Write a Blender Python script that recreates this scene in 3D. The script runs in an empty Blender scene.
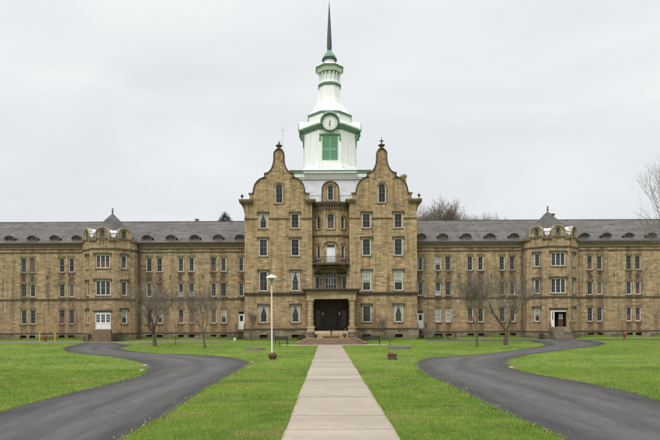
import bpy, bmesh, math, random
import numpy as np
from mathutils import Vector, Matrix
from mathutils.geometry import tessellate_polygon
R = math.radians
sc = bpy.context.scene
COL = sc.collection
F_PX, CX, HY, CAMX, CAMZ = 560.0, 327.3, 322.0, -0.55, 3.0
random.seed(7)

# ------------------------------------------------------------------ helpers
def gz(y):
    if y < 66: return 0.0
    if y < 80: return 0.43 * (y - 66) / 14
    if y < 84: return 0.43 + 0.17 * (y - 80) / 4
    return 0.6

def ground_xy(px, py):
    """photo pixel -> point on the ground (world x, y), used to survey the drives' real outlines"""
    Y = 40.0
    for _ in range(40):
        Y = 0.5 * Y + 0.5 * (CAMZ - gz(Y)) * F_PX / max(py - HY, 1.0)
    return ((px - CX) * Y / F_PX + CAMX, Y)

class MB:
    def __init__(s): s.v = []; s.f = []; s.m = []
    def add(s, vs, fs, mi=0):
        b = len(s.v); s.v += [tuple(p) for p in vs]
        for f in fs: s.f.append(tuple(b + i for i in f)); s.m.append(mi)
    def box(s, x0, x1, y0, y1, z0, z1, mi=0, fr=None):
        vs = [(x, y, z) for z in (z0, z1) for y in (y0, y1) for x in (x0, x1)]
        if fr: vs = [fr(x, y, z) for x, y, z in vs]
        s.add(vs, [(0, 2, 3, 1), (4, 5, 7, 6), (0, 1, 5, 4), (2, 6, 7, 3), (0, 4, 6, 2), (1, 3, 7, 5)], mi)
    def tube(s, pts, rads, n=6, mi=0, cap=True):
        pts = [Vector(p) for p in pts]; b = len(s.v)
        for i, p in enumerate(pts):
            d = (pts[min(i + 1, len(pts) - 1)] - pts[max(i - 1, 0)])
            if d.length < 1e-9: d = Vector((0, 0, 1))
            d.normalize()
            a = d.cross(Vector((0, 0, 1)) if abs(d.z) < .9 else Vector((1, 0, 0))).normalized(); c = d.cross(a)
            for k in range(n):
                t = 2 * math.pi * k / n
                s.v.append(tuple(p + (a * math.cos(t) + c * math.sin(t)) * rads[i]))
        for i in range(len(pts) - 1):
            for k in range(n):
                k2 = (k + 1) % n
                s.f.append((b + i * n + k, b + i * n + k2, b + (i + 1) * n + k2, b + (i + 1) * n + k)); s.m.append(mi)
        if cap:
            s.f.append(tuple(b + k for k in range(n))[::-1]); s.m.append(mi)
            s.f.append(tuple(b + (len(pts) - 1) * n + k for k in range(n))); s.m.append(mi)
    def lathe(s, prof, cx, cy, n=24, rot=0.0, mi=0, cap=True):
        b = len(s.v)
        for r, z in prof:
            for k in range(n):
                t = rot + 2 * math.pi * k / n
                s.v.append((cx + r * math.cos(t), cy + r * math.sin(t), z))
        for i in range(len(prof) - 1):
            for k in range(n):
                k2 = (k + 1) % n
                s.f.append((b + i * n + k, b + i * n + k2, b + (i + 1) * n + k2, b + (i + 1) * n + k)); s.m.append(mi)
        if cap:
            s.f.append(tuple(b + k for k in range(n))[::-1]); s.m.append(mi)
            s.f.append(tuple(b + (len(prof) - 1) * n + k for k in range(n))); s.m.append(mi)
    def plate(s, fr, outer, holes=(), thick=0.3, reveal=None, mi=0, back=False, d0=0.0):
        """upright slab in frame fr; outer / holes are (u, z) loops; real openings with reveals"""
        loops = [[Vector((u, z, 0)) for u, z in outer]] + [[Vector((u, z, 0)) for u, z in h] for h in holes]
        flat = [p for l in loops for p in l]
        tris = tessellate_polygon(loops)
        out = []
        for a, b_, c in tris:
            A, B, C_ = flat[a], flat[b_], flat[c]
            ar = (B.x - A.x) * (C_.y - A.y) - (B.y - A.y) * (C_.x - A.x)
            if abs(ar) < 1e-9: continue
            out.append((a, b_, c) if ar > 0 else (a, c, b_))
        s.add([fr(p.x, d0, p.y) for p in flat], out, mi)
        if back: s.add([fr(p.x, d0 + thick, p.y) for p in flat], [t[::-1] for t in out], mi)
        rv = reveal if reveal is not None else thick
        for li, l in enumerate(loops):
            dd = thick if li == 0 else rv
            if dd <= 0: continue
            n = len(l)
            vs = [fr(p.x, d0, p.y) for p in l] + [fr(p.x, d0 + dd, p.y) for p in l]
            s.add(vs, [(i, (i + 1) % n, n + (i + 1) % n, n + i) for i in range(n)], mi)
    def ribbon(s, fr, line, off, d0, d1, mi=0, closed=False):
        """moulding of width off laid along a (u, z) line, from depth d0 to d1"""
        n = len(line); P = [Vector(p) for p in line]; Q = []
        for i in range(n):
            a = P[i - 1] if (i > 0 or closed) else P[i]
            c = P[(i + 1) % n] if (i < n - 1 or closed) else P[i]
            e1 = (P[i] - a); e2 = (c - P[i])
            n1 = Vector((-e1.y, e1.x)).normalized() if e1.length > 1e-9 else None
            n2 = Vector((-e2.y, e2.x)).normalized() if e2.length > 1e-9 else None
            if n1 is None: n1 = n2
            if n2 is None: n2 = n1
            m = (n1 + n2)
            m = m.normalized() if m.length > 1e-6 else n1
            k = 1 / max(0.5, m.dot(n1))
            Q.append(P[i] + m * off * k)
        vs = []
        for i in range(n):
            vs += [fr(P[i].x, d0, P[i].y), fr(Q[i].x, d0, Q[i].y), fr(Q[i].x, d1, Q[i].y), fr(P[i].x, d1, P[i].y)]
        fs = []
        for i in range(n if closed else n - 1):
            j = (i + 1) % n
            for k in range(4):
                k2 = (k + 1) % 4
                fs.append((4 * i + k, 4 * j + k, 4 * j + k2, 4 * i + k2))
        if not closed: fs += [(0, 1, 2, 3), (4 * n - 4, 4 * n - 1, 4 * n - 2, 4 * n - 3)]
        s.add(vs, fs, mi)
    def sphere(s, c, r, n=10, m=6, sz=1.0, mi=0):
        prof = [(max(1e-4, r * math.sin(math.pi * i / m)), c[2] - r * sz * math.cos(math.pi * i / m)) for i in range(m + 1)]
        s.lathe(prof, c[0], c[1], n, mi=mi)
    def mesh(s, name, mats, off=(0, 0, 0), smooth=False):
        me = bpy.data.meshes.new(name)
        me.from_pydata([(x - off[0], y - off[1], z - off[2]) for x, y, z in s.v], [], s.f)
        if not isinstance(mats, (list, tuple)): mats = [mats]
        for m_ in mats: me.materials.append(m_)
        if len(mats) > 1: me.polygons.foreach_set('material_index', s.m)
        if smooth: me.polygons.foreach_set('use_smooth', [True] * len(me.polygons))
        me.update(); return me
    def build(s, name, mats, parent=None, smooth=False):
        off = (0, 0, 0)
        if parent is not None:
            r = parent
            while r.parent: r = r.parent
            off = tuple(r.location)
        me = s.mesh(name, mats, off, smooth)
        o = bpy.data.objects.new(name, me); COL.objects.link(o)
        if parent is not None: o.parent = parent
        return o
    def each(s, name, mats, parent, gap=.04):
        """one child per separate piece (pieces that touch stay together)"""
        par = list(range(len(s.v)))
        def find(a):
            while par[a] != a: par[a] = par[par[a]]; a = par[a]
            return a
        for f in s.f:
            r0 = find(f[0])
            for i in f[1:]: par[find(i)] = r0
        comp = {}
        for f in s.f: comp.setdefault(find(f[0]), []).append(f)
        boxes = []
        for fs in comp.values():
            P = [s.v[i] for f in fs for i in f]
            boxes.append([[min(p[k] for p in P) - gap for k in range(3)], [max(p[k] for p in P) + gap for k in range(3)], list(fs)])
        merged = True
        while merged:
            merged = False; out = []
            for b in boxes:
                for o in out:
                    if all(b[0][k] <= o[1][k] and o[0][k] <= b[1][k] for k in range(3)):
                        for k in range(3): o[0][k] = min(o[0][k], b[0][k]); o[1][k] = max(o[1][k], b[1][k])
                        o[2] += b[2]; merged = True; break
                else: out.append(b)
            boxes = out
        for b in boxes:
            m = MB(); idx = {}
            for f in b[2]:
                for i in f:
                    if i not in idx: idx[i] = len(m.v); m.v.append(s.v[i])
                m.f.append(tuple(idx[i] for i in f)); m.m.append(0)
            m.build(name, mats, parent)
    def solo(s, name, mats, label, cat, loc=(0, 0, 0), group=None, smooth=False, kind=None):
        me = s.mesh(name, mats, loc, smooth)
        o = bpy.data.objects.new(name, me); COL.objects.link(o); o.location = loc
        if kind: o['kind'] = kind
        tag(o, label, cat, group); return o

def tag(o, label=None, cat=None, group=None):
    if label: o['label'] = label
    if cat: o['category'] = cat
    if group: o['group'] = group

def thing(name, label, cat, loc, group=None):
    o = bpy.data.objects.new(name, None); COL.objects.link(o); o.location = loc
    o.empty_display_size = .3; tag(o, label, cat, group); return o

def frame(ox, oy, rz=0.0):
    c, s_ = math.cos(rz), math.sin(rz)
    def fr(u, d, z): return (ox + u * c - d * s_, oy + u * s_ + d * c, z)
    return fr
W = lambda u, d, z: (u, d, z)

# ------------------------------------------------------------------ materials
def nt(name):
    m = bpy.data.materials.new(name); m.use_nodes = True
    t = m.node_tree; t.nodes.clear()
    o = t.nodes.new('ShaderNodeOutputMaterial'); b = t.nodes.new('ShaderNodeBsdfPrincipled')
    t.links.new(b.outputs[0], o.inputs[0]); return m, t, b
def N(t, ty, **kw):
    n = t.nodes.new(ty)
    for k, v in kw.items():
        if k.startswith('i_'): n.inputs[int(k[2:])].default_value = v
        else: setattr(n, k, v)
    return n
def math_(t, op, a, b=None, c=None, clamp=False):
    n = t.nodes.new('ShaderNodeMath'); n.operation = op; n.use_clamp = clamp
    for i, x in enumerate((a, b, c)):
        if x is None: continue
        if isinstance(x, (int, float)): n.inputs[i].default_value = x
        else: t.links.new(x, n.inputs[i])
    return n.outputs[0]
def mix(t, fac, a, b, op='MIX'):
    n = t.nodes.new('ShaderNodeMix'); n.data_type = 'RGBA'; n.blend_type = op
    for i, x in ((0, fac), (6, a), (7, b)):
        if isinstance(x, (int, float)): n.inputs[i].default_value = x
        elif isinstance(x, tuple): n.inputs[i].default_value = (*x, 1) if len(x) == 3 else x
        else: t.links.new(x, n.inputs[i])
    return n.outputs[2]
def ramp(t, fac, stops, interp='LINEAR'):
    n = t.nodes.new('ShaderNodeValToRGB'); cr = n.color_ramp; cr.interpolation = interp
    while len(cr.elements) < len(stops): cr.elements.new(0.5)
    for e, (p, c) in zip(cr.elements, stops):
        e.position = p; e.color = (c, c, c, 1) if isinstance(c, (int, float)) else (*c, 1)
    t.links.new(fac, n.inputs[0]); return n.outputs[0]
def pos(t): return N(t, 'ShaderNodeNewGeometry').outputs['Position']
def noise(t, vec, scale, detail=4, rough=.55, dist=0.0):
    n = N(t, 'ShaderNodeTexNoise'); n.inputs['Scale'].default_value = scale; n.inputs['Detail'].default_value = detail
    n.inputs['Roughness'].default_value = rough; n.inputs['Distortion'].default_value = dist
    t.links.new(vec, n.inputs['Vector']); return n.outputs['Fac']
def vscale(t, vec, s3):
    n = N(t, 'ShaderNodeVectorMath', operation='MULTIPLY'); t.links.new(vec, n.inputs[0]); n.inputs[1].default_value = s3
    return n.outputs[0]
def wallcoord(t, zmul=1.0):
    g = N(t, 'ShaderNodeNewGeometry')
    cr = N(t, 'ShaderNodeVectorMath', operation='CROSS_PRODUCT'); t.links.new(g.outputs['True Normal'], cr.inputs[0]); cr.inputs[1].default_value = (0, 0, 1)
    nm = N(t, 'ShaderNodeVectorMath', operation='NORMALIZE'); t.links.new(cr.outputs[0], nm.inputs[0])
    dt = N(t, 'ShaderNodeVectorMath', operation='DOT_PRODUCT'); t.links.new(g.outputs['Position'], dt.inputs[0]); t.links.new(nm.outputs[0], dt.inputs[1])
    sp = N(t, 'ShaderNodeSeparateXYZ'); t.links.new(g.outputs['Position'], sp.inputs[0])
    cb = N(t, 'ShaderNodeCombineXYZ'); t.links.new(dt.outputs['Value'], cb.inputs[0])
    t.links.new(math_(t, 'MULTIPLY', sp.outputs[2], zmul), cb.inputs[1])
    return cb.outputs[0], sp, g
def bump(t, b, h, strength=.4, dist=.05):
    n = N(t, 'ShaderNodeBump'); n.inputs['Strength'].default_value = strength; n.inputs['Distance'].default_value = dist
    t.links.new(h, n.inputs['Height']); t.links.new(n.outputs[0], b.inputs['Normal'])

STAINX = [13.3, 16.1, 17.6, 20.9, 22.5, 25.7, 27.25, 38.9, 40.35, 44.75, 46.1]
def stone(name, c1, c2, dark, bw=.95, bh=.36, stains=False, grime=.5, mortar=.28, joint=.012, warmth=1.0):
    m, t, b = nt(name); co, sp, g = wallcoord(t)
    # uneven courses: wobble the coordinate slightly with noise
    br = N(t, 'ShaderNodeTexBrick'); br.offset = .47; br.squash = .7; br.squash_frequency = 3
    br.inputs['Scale'].default_value = 1.0; br.inputs['Brick Width'].default_value = bw; br.inputs['Row Height'].default_value = bh
    br.inputs['Mortar Size'].default_value = joint; br.inputs['Mortar Smooth'].default_value = .3; br.inputs['Bias'].default_value = 0.0
    br.inputs['Color1'].default_value = (0, 0, 0, 1); br.inputs['Color2'].default_value = (1, 1, 1, 1); br.inputs['Mortar'].default_value = (.5, .5, .5, 1)
    wob = math_(t, 'MULTIPLY', math_(t, 'SUBTRACT', noise(t, vscale(t, co, (.12, 1.3, 1)), 1.0, 2), .5), 1.6)
    sc0 = N(t, 'ShaderNodeSeparateXYZ'); t.links.new(co, sc0.inputs[0]); cbv = N(t, 'ShaderNodeCombineXYZ')
    t.links.new(math_(t, 'ADD', sc0.outputs[0], wob), cbv.inputs[0])
    wz = math_(t, 'MULTIPLY', math_(t, 'SUBTRACT', noise(t, vscale(t, co, (.05, 1.0, 1)), 1.1, 2), .5), .55)
    t.links.new(math_(t, 'ADD', sc0.outputs[1], wz), cbv.inputs[1]); t.links.new(cbv.outputs[0], br.inputs['Vector'])
    blk = ramp(t, br.outputs['Color'], [(0, tuple(x * 1.18 for x in c1)), (.25, c1), (.55, tuple((a + q) / 2 for a, q in zip(c1, c2))), (.82, c2), (1.0, tuple(x * .68 for x in c2))])
    big = noise(t, g.outputs['Position'], .22, 5, .6)
    col = mix(t, math_(t, 'MULTIPLY', ramp(t, big, [(.35, 0), (.7, 1)]), .35), blk, tuple(x * .62 for x in c2))
    med = noise(t, vscale(t, co, (.9, 1.5, 1)), 1.1, 6, .65)
    col = mix(t, math_(t, 'MULTIPLY', ramp(t, med, [(.45, 0), (.75, 1)]), .55), col, tuple(x * .7 for x in c1))
    # rusty, iron-rich blocks
    rust = noise(t, vscale(t, co, (.5, 1.9, 1)), .8, 5, .6)
    col = mix(t, ramp(t, rust, [(.56, 0), (.68, .55)]), col, (c1[0] * .95, c1[1] * .80, c1[2] * .66))
    # rain streaks
    st = noise(t, vscale(t, co, (2.3, .16, 1)), 1.0, 5, .6)
    col = mix(t, math_(t, 'MULTIPLY', ramp(t, st, [(.48, 0), (.72, 1)]), grime), col, dark)
    # soot patches running out in horizontal courses
    sh = noise(t, vscale(t, co, (.35, 2.2, 1)), 1.0, 4, .6)
    col = mix(t, math_(t, 'MULTIPLY', ramp(t, sh, [(.56, 0), (.72, 1)]), grime * .7), col, dark)
    if stains:
        ax = math_(t, 'ABSOLUTE', sp.outputs[0]); axn = math_(t, 'MULTIPLY', ax, 1 / 60)
        jit = math_(t, 'MULTIPLY', math_(t, 'SUBTRACT', noise(t, vscale(t, co, (1, .8, 1)), 1.5, 3), .5), .012)
        axn = math_(t, 'ADD', axn, jit)
        def band(xs):
            s_ = []
            for x in xs: s_ += [((x - .62) / 60, 0), ((x - .2) / 60, 1), ((x + .2) / 60, 1), ((x + .62) / 60, 0)]
            return ramp(t, axn, s_)
        a = math_(t, 'MAXIMUM', band(STAINX[:6]), band(STAINX[6:]))
        zn = math_(t, 'MULTIPLY', sp.outputs[2], 1 / 16)
        zr = ramp(t, zn, [(0, .5), (2.6 / 16, 1), (3.0 / 16, 0), (5.2 / 16, .35), (6.7 / 16, .9), (7 / 16, 0), (8.7 / 16, .9), (10.3 / 16, 1), (10.7 / 16, 0), (13 / 16, .2), (13.9 / 16, .6)])
        k = math_(t, 'MULTIPLY', math_(t, 'MULTIPLY', a, zr), ramp(t, noise(t, vscale(t, co, (1.2, .5, 1)), 1.6, 4), [(.3, .25), (.55, 1)]))
        col = mix(t, k, col, tuple(x * .8 for x in dark))
    warm = math_(t, 'MULTIPLY', ramp(t, math_(t, 'MULTIPLY', math_(t, 'ADD', sp.outputs[2], math_(t, 'MULTIPLY', big, 3.0)), .1), [(.3, .5), (.75, 0)]), math_(t, 'MULTIPLY', ramp(t, med, [(.3, .3), (.6, 1)]), warmth))
    col = mix(t, warm, col, (.30, .175, .095))
    drip = noise(t, vscale(t, co, (.75, .07, 1)), 1.0, 5, .65)
    col = mix(t, ramp(t, drip, [(.55, 0), (.66, .6)]), col, tuple(x * 1.3 for x in dark))
    # damp dirt close to the ground line
    low = ramp(t, math_(t, 'MULTIPLY', math_(t, 'ADD', sp.outputs[2], math_(t, 'MULTIPLY', med, .9)), .25), [(.2, .55), (.5, 0)])
    col = mix(t, low, col, dark)
    fine = noise(t, g.outputs['Position'], 14, 4, .7)
    col = mix(t, .5, col, mix(t, fine, (.45, .45, .45), (1.6, 1.6, 1.6)), 'MULTIPLY')
    col = mix(t, math_(t, 'MULTIPLY', br.outputs['Fac'], mortar), col, tuple(x * .55 for x in c2))
    t.links.new(col, b.inputs['Base Color']); b.inputs['Roughness'].default_value = .92; b.inputs['Specular IOR Level'].default_value = .2
    h = math_(t, 'ADD', math_(t, 'MULTIPLY', br.outputs['Fac'], -1.0), math_(t, 'MULTIPLY', noise(t, g.outputs['Position'], 5, 5, .7), .9))
    h = math_(t, 'ADD', h, math_(t, 'MULTIPLY', br.outputs['Color'], .25))
    bump(t, b, h, .75, .05); return m

def slate(name, c1, c2, row=.28, zm=1.9, pk=.55):
    m, t, b = nt(name); co, sp, g = wallcoord(t, zm)
    br = N(t, 'ShaderNodeTexBrick'); br.offset = .5
    br.inputs['Scale'].default_value = 1; br.inputs['Brick Width'].default_value = .3; br.inputs['Row Height'].default_value = row
    br.inputs['Mortar Size'].default_value = .012; br.inputs['Color1'].default_value = (0, 0, 0, 1); br.inputs['Color2'].default_value = (1, 1, 1, 1); br.inputs['Mortar'].default_value = (0, 0, 0, 1)
    t.links.new(co, br.inputs['Vector'])
    col = mix(t, br.outputs['Color'], c1, c2)
    big = noise(t, vscale(t, co, (.16, .6, 1)), 1.2, 6, .65)
    col = mix(t, math_(t, 'MULTIPLY', ramp(t, big, [(.42, 0), (.62, 1)]), .6), col, tuple(x * (1.75 if pk < .8 else 1.1) for x in c2))
    pat = noise(t, vscale(t, co, (.9, 1.3, 1)), 1.0, 4, .6)
    col = mix(t, ramp(t, pat, [(.5, 0), (.66, .85)]), col, tuple(x * pk for x in c1))
    sk = noise(t, vscale(t, co, (1.1, .12, 1)), 1.0, 4, .6); col = mix(t, ramp(t, sk, [(.5, 0), (.72, .5)]), col, tuple(x * 1.5 for x in c2) if pk < .8 else c2)
    t.links.new(col, b.inputs['Base Color']); b.inputs['Roughness'].default_value = .72
    bump(t, b, math_(t, 'ADD', math_(t, 'MULTIPLY', br.outputs['Fac'], -1), br.outputs['Color']), .5, .03); return m

def paint(name, c, rough=.6, dirt=(.25, .22, .18), amt=.35, metal=0, sc_=1.2, streak=True, bmp=.15):
    m, t, b = nt(name); p = pos(t)
    n1 = noise(t, vscale(t, p, (2.0, 2.0, .35 if streak else 2.0)), sc_, 6, .65)
    n2 = noise(t, p, 9, 4, .6)
    col = mix(t, math_(t, 'MULTIPLY', ramp(t, n1, [(.45, 0), (.75, 1)]), amt), c, dirt)
    col = mix(t, math_(t, 'MULTIPLY', n2, .22), col, tuple(x * .55 for x in c))
    t.links.new(col, b.inputs['Base Color']); b.inputs['Roughness'].default_value = rough; b.inputs['Metallic'].default_value = metal
    if bmp: bump(t, b, n2, bmp, .02)
    return m

M = {}
M['stone'] = stone('tan_sandstone', (.500, .365, .208), (.365, .260, .145), (.085, .063, .044), bw=.72, bh=.29, grime=.62)
M['wing_stone'] = stone('weathered_sandstone', (.470, .350, .210), (.345, .252, .148), (.080, .063, .048), bw=.66, bh=.27, stains=True, grime=.55)
M['base_stone'] = stone('grey_basement_stone', (.34, .285, .195), (.21, .17, .115), (.055, .048, .036), bw=1.2, bh=.5, grime=.6, warmth=0.0)
M['trim'] = paint('dressed_brown_stone', (.20, .145, .082), .9, (.05, .04, .03), .75, sc_=1.6)
M['pale_trim'] = paint('pale_scrolled_coping', (.40, .34, .25), .85, (.12, .095, .07), .7, sc_=2.5)
M['trim_dark'] = paint('soot_and_shade_stone', (.095, .072, .050), .9, (.028, .022, .018), .8, sc_=1.6)  # soot tone deepened in colour to stand in for cornice and porch shade
M['pale_stone'] = stone('pale_dressed_stone', (.52, .42, .26), (.43, .33, .19), (.12, .09, .06), bw=3.0, bh=.48, grime=.4, joint=.03, warmth=0.0)
M['slate'] = slate('grey_slate', (.048, .043, .038), (.085, .077, .068))
M['white_slate'] = slate('pale_painted_slate', (.44, .45, .47), (.50, .51, .53), .3, 1.1, .85)
M['white'] = paint('aged_white_paint', (.80, .81, .80), .55, (.45, .42, .36), .3)
M['tower_white'] = paint('clock_tower_white_paint', (.82, .84, .82), .5, (.60, .59, .52), .3, sc_=.7)
M['frame'] = paint('window_frame_paint', (.78, .76, .70), .6, (.3, .26, .2), .45)
M['old_frame'] = paint('peeling_window_frame', (.42, .39, .33), .8, (.15, .12, .09), .8, sc_=4)
M['sash'] = paint('weathered_sash_paint', (.16, .145, .12), .6, (.05, .04, .03), .5)
M['green'] = paint('verdigris_green_paint', (.135, .255, .17), .55, (.05, .12, .075), .6)
M['green_light'] = paint('louvre_green_paint', (.12, .33, .19), .5, (.06, .2, .11), .35)
M['dark_green'] = paint('tarnished_spire_copper', (.030, .060, .048), .45, (.15, .26, .20), .5, metal=.3)
M['gutter'] = paint('rusty_red_gutter', (.10, .045, .032), .6, (.04, .03, .03), .6)
M['gutter_grey'] = paint('dull_grey_gutter', (.13, .12, .11), .6, (.05, .04, .04), .6)
M['iron'] = paint('black_iron', (.022, .022, .022), .5, (.06, .04, .03), .4)
M['lead'] = paint('sheet_metal', (.70, .71, .72), .35, (.3, .28, .25), .3)
M['wood_dark'] = paint('dark_brown_door', (.022, .015, .012), .45, (.05, .04, .03), .4)
M['old_wood'] = paint('weathered_timber', (.20, .165, .125), .85, (.07, .05, .04), .6)
M['brown_wood'] = paint('reddish_brown_timber', (.10, .045, .03), .8, (.04, .03, .02), .5)
M['pole'] = paint('lamp_post_grey_paint', (.55, .57, .54), .45, (.3, .28, .22), .3)
M['lamp_white'] = paint('lamp_hood_white', (.80, .84, .80), .4, (.5, .5, .45), .2)
M['lamp_glass'] = paint('frosted_lamp_lens', (.35, .36, .34), .3, (.2, .2, .18), .3)
M['yellow'] = paint('yellow_bollard_paint', (.62, .42, .05), .5, (.3, .2, .08), .4)
M['red'] = paint('faded_red_paint', (.22, .045, .03), .55, (.1, .05, .04), .5)
M['terracotta'] = paint('terracotta', (.13, .065, .045), .85, (.06, .04, .03), .6)
M['mum_rust'] = paint('rust_chrysanthemums', (.17, .06, .035), .8, (.12, .08, .02), .5, sc_=9, streak=False)
M['mum_gold'] = paint('faded_gold_chrysanthemums', (.24, .13, .04), .8, (.08, .06, .02), .6, sc_=9, streak=False)
M['curtain'] = paint('hanging_curtain', (.46, .46, .44), .8, (.25, .24, .22), .4)
M['pink_curtain'] = paint('reddish_curtain', (.15, .075, .062), .8, (.1, .05, .05), .4)
M['board'] = paint('board_behind_glass', (.15, .12, .085), .8, (.07, .05, .04), .4)
M['black'] = paint('clock_black', (.01, .01, .01), .5, (.02, .02, .02), .1)
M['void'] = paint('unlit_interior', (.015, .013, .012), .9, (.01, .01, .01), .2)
M['bark'] = paint('grey_brown_bark', (.125, .095, .075), .95, (.05, .04, .03), .6, sc_=5)
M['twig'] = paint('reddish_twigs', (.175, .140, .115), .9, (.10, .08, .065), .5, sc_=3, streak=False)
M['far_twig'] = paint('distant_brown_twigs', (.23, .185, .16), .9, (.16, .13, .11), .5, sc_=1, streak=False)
M['needle'] = paint('dark_conifer_needles', (.035, .06, .03), .85, (.02, .035, .02), .5, sc_=3, streak=False)
M['leafy'] = paint('shrub_leaves', (.045, .07, .025), .8, (.02, .03, .015), .5, sc_=6, streak=False)

def mat_boards():
    m, t, b = nt('tower_boarding'); p = pos(t); sp = N(t, 'ShaderNodeSeparateXYZ'); t.links.new(p, sp.inputs[0])
    fr_ = math_(t, 'FRACT', math_(t, 'MULTIPLY', sp.outputs[2], 4.2)); seam = ramp(t, fr_, [(0, 1), (.1, 0), (1, 0)])
    n1 = noise(t, vscale(t, p, (1.4, 1.4, .16)), 1.3, 6, .65); n2 = noise(t, p, 2.6, 5, .7)
    col = mix(t, math_(t, 'MULTIPLY', ramp(t, n1, [(.46, 0), (.75, 1)]), .5), (.80, .82, .80), (.50, .49, .43))
    col = mix(t, ramp(t, n2, [(.58, 0), (.72, .45)]), col, (.60, .585, .53))
    rs = noise(t, vscale(t, p, (3, 3, .3)), 1.0, 4, .6); col = mix(t, ramp(t, rs, [(.66, 0), (.78, .5)]), col, (.36, .25, .16))
    col = mix(t, math_(t, 'MULTIPLY', seam, .35), col, (.40, .41, .40))
    t.links.new(col, b.inputs['Base Color']); b.inputs['Roughness'].default_value = .55
    bump(t, b, math_(t, 'SUBTRACT', math_(t, 'MULTIPLY', n2, .4), seam), .5, .02); return m
M['tower_white'] = mat_boards()
def mat_glass(name, base):
    m, t, b = nt(name); p = pos(t)
    n = noise(t, p, .55, 3, .5)
    col = mix(t, ramp(t, n, [(.4, 0), (.65, 1)]), base, tuple(x * 3 + .022 for x in base))  # paler patches in the base colour stand in for sky reflections
    t.links.new(col, b.inputs['Base Color']); b.inputs['Roughness'].default_value = .06; b.inputs['Specular IOR Level'].default_value = .5
    bump(t, b, noise(t, p, 1.3, 2), .25, .08); return m
M['glass'] = mat_glass('old_window_glass', (.004, .0045, .005))

def mat_brick():
    m, t, b = nt('worn_red_brick'); co, sp, g = wallcoord(t)
    cb = N(t, 'ShaderNodeVectorMath', operation='ADD'); t.links.new(co, cb.inputs[0])
    br = N(t, 'ShaderNodeTexBrick'); t.links.new(vscale(t, g.outputs['Position'], (1, .0, 1)), cb.inputs[1])
    v2 = N(t, 'ShaderNodeCombineXYZ'); xy = math_(t, 'ADD', sp.outputs[0], math_(t, 'MULTIPLY', sp.outputs[1], .37)); t.links.new(xy, v2.inputs[0])
    t.links.new(math_(t, 'ADD', sp.outputs[2], math_(t, 'MULTIPLY', sp.outputs[1], .63)), v2.inputs[1]); t.links.new(v2.outputs[0], br.inputs['Vector'])
    br.inputs['Scale'].default_value = 1; br.inputs['Brick Width'].default_value = .30; br.inputs['Row Height'].default_value = .105; br.inputs['Mortar Size'].default_value = .012
    br.inputs['Color1'].default_value = (.24, .10, .065, 1); br.inputs['Color2'].default_value = (.36, .21, .15, 1); br.inputs['Mortar'].default_value = (.36, .31, .25, 1)
    col = mix(t, ramp(t, noise(t, g.outputs['Position'], 1.4, 5), [(.45, 0), (.7, .6)]), br.outputs['Color'], (.10, .07, .05))
    t.links.new(col, b.inputs['Base Color']); b.inputs['Roughness'].default_value = .9
    bump(t, b, math_(t, 'MULTIPLY', br.outputs['Fac'], -1), .5, .02); return m
M['brick'] = mat_brick()

def mat_asphalt():
    m, t, b = nt('worn_asphalt'); p = pos(t)
    fine = noise(t, p, 55, 3, .8); mid = noise(t, p, 2.2, 6, .65); big = noise(t, p, .23, 4, .6, .8)
    vo = N(t, 'ShaderNodeTexVoronoi'); vo.inputs['Scale'].default_value = 38; t.links.new(p, vo.inputs['Vector'])
    col = mix(t, ramp(t, big, [(.38, 0), (.6, 1)]), (.050, .048, .051), (.092, .089, .090))
    col = mix(t, math_(t, 'MULTIPLY', ramp(t, mid, [(.45, 0), (.75, 1)]), .6), col, (.038, .036, .038))
    sp_ = noise(t, vscale(t, p, (1, .35, 1)), 1.0, 4, .5)
    col = mix(t, ramp(t, sp_, [(.55, 0), (.7, .35)]), col, (.13, .127, .122))
    col = mix(t, .6, col, mix(t, fine, (.45, .45, .45), (1.6, 1.6, 1.6)), 'MULTIPLY')
    col = mix(t, ramp(t, vo.outputs['Distance'], [(.0, .35), (.18, 0)]), col, (.22, .21, .20))
    t.links.new(col, b.inputs['Base Color']); b.inputs['Roughness'].default_value = .82; b.inputs['Specular IOR Level'].default_value = .35
    bump(t, b, fine, .6, .012); return m
M['asphalt'] = mat_asphalt()
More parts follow.
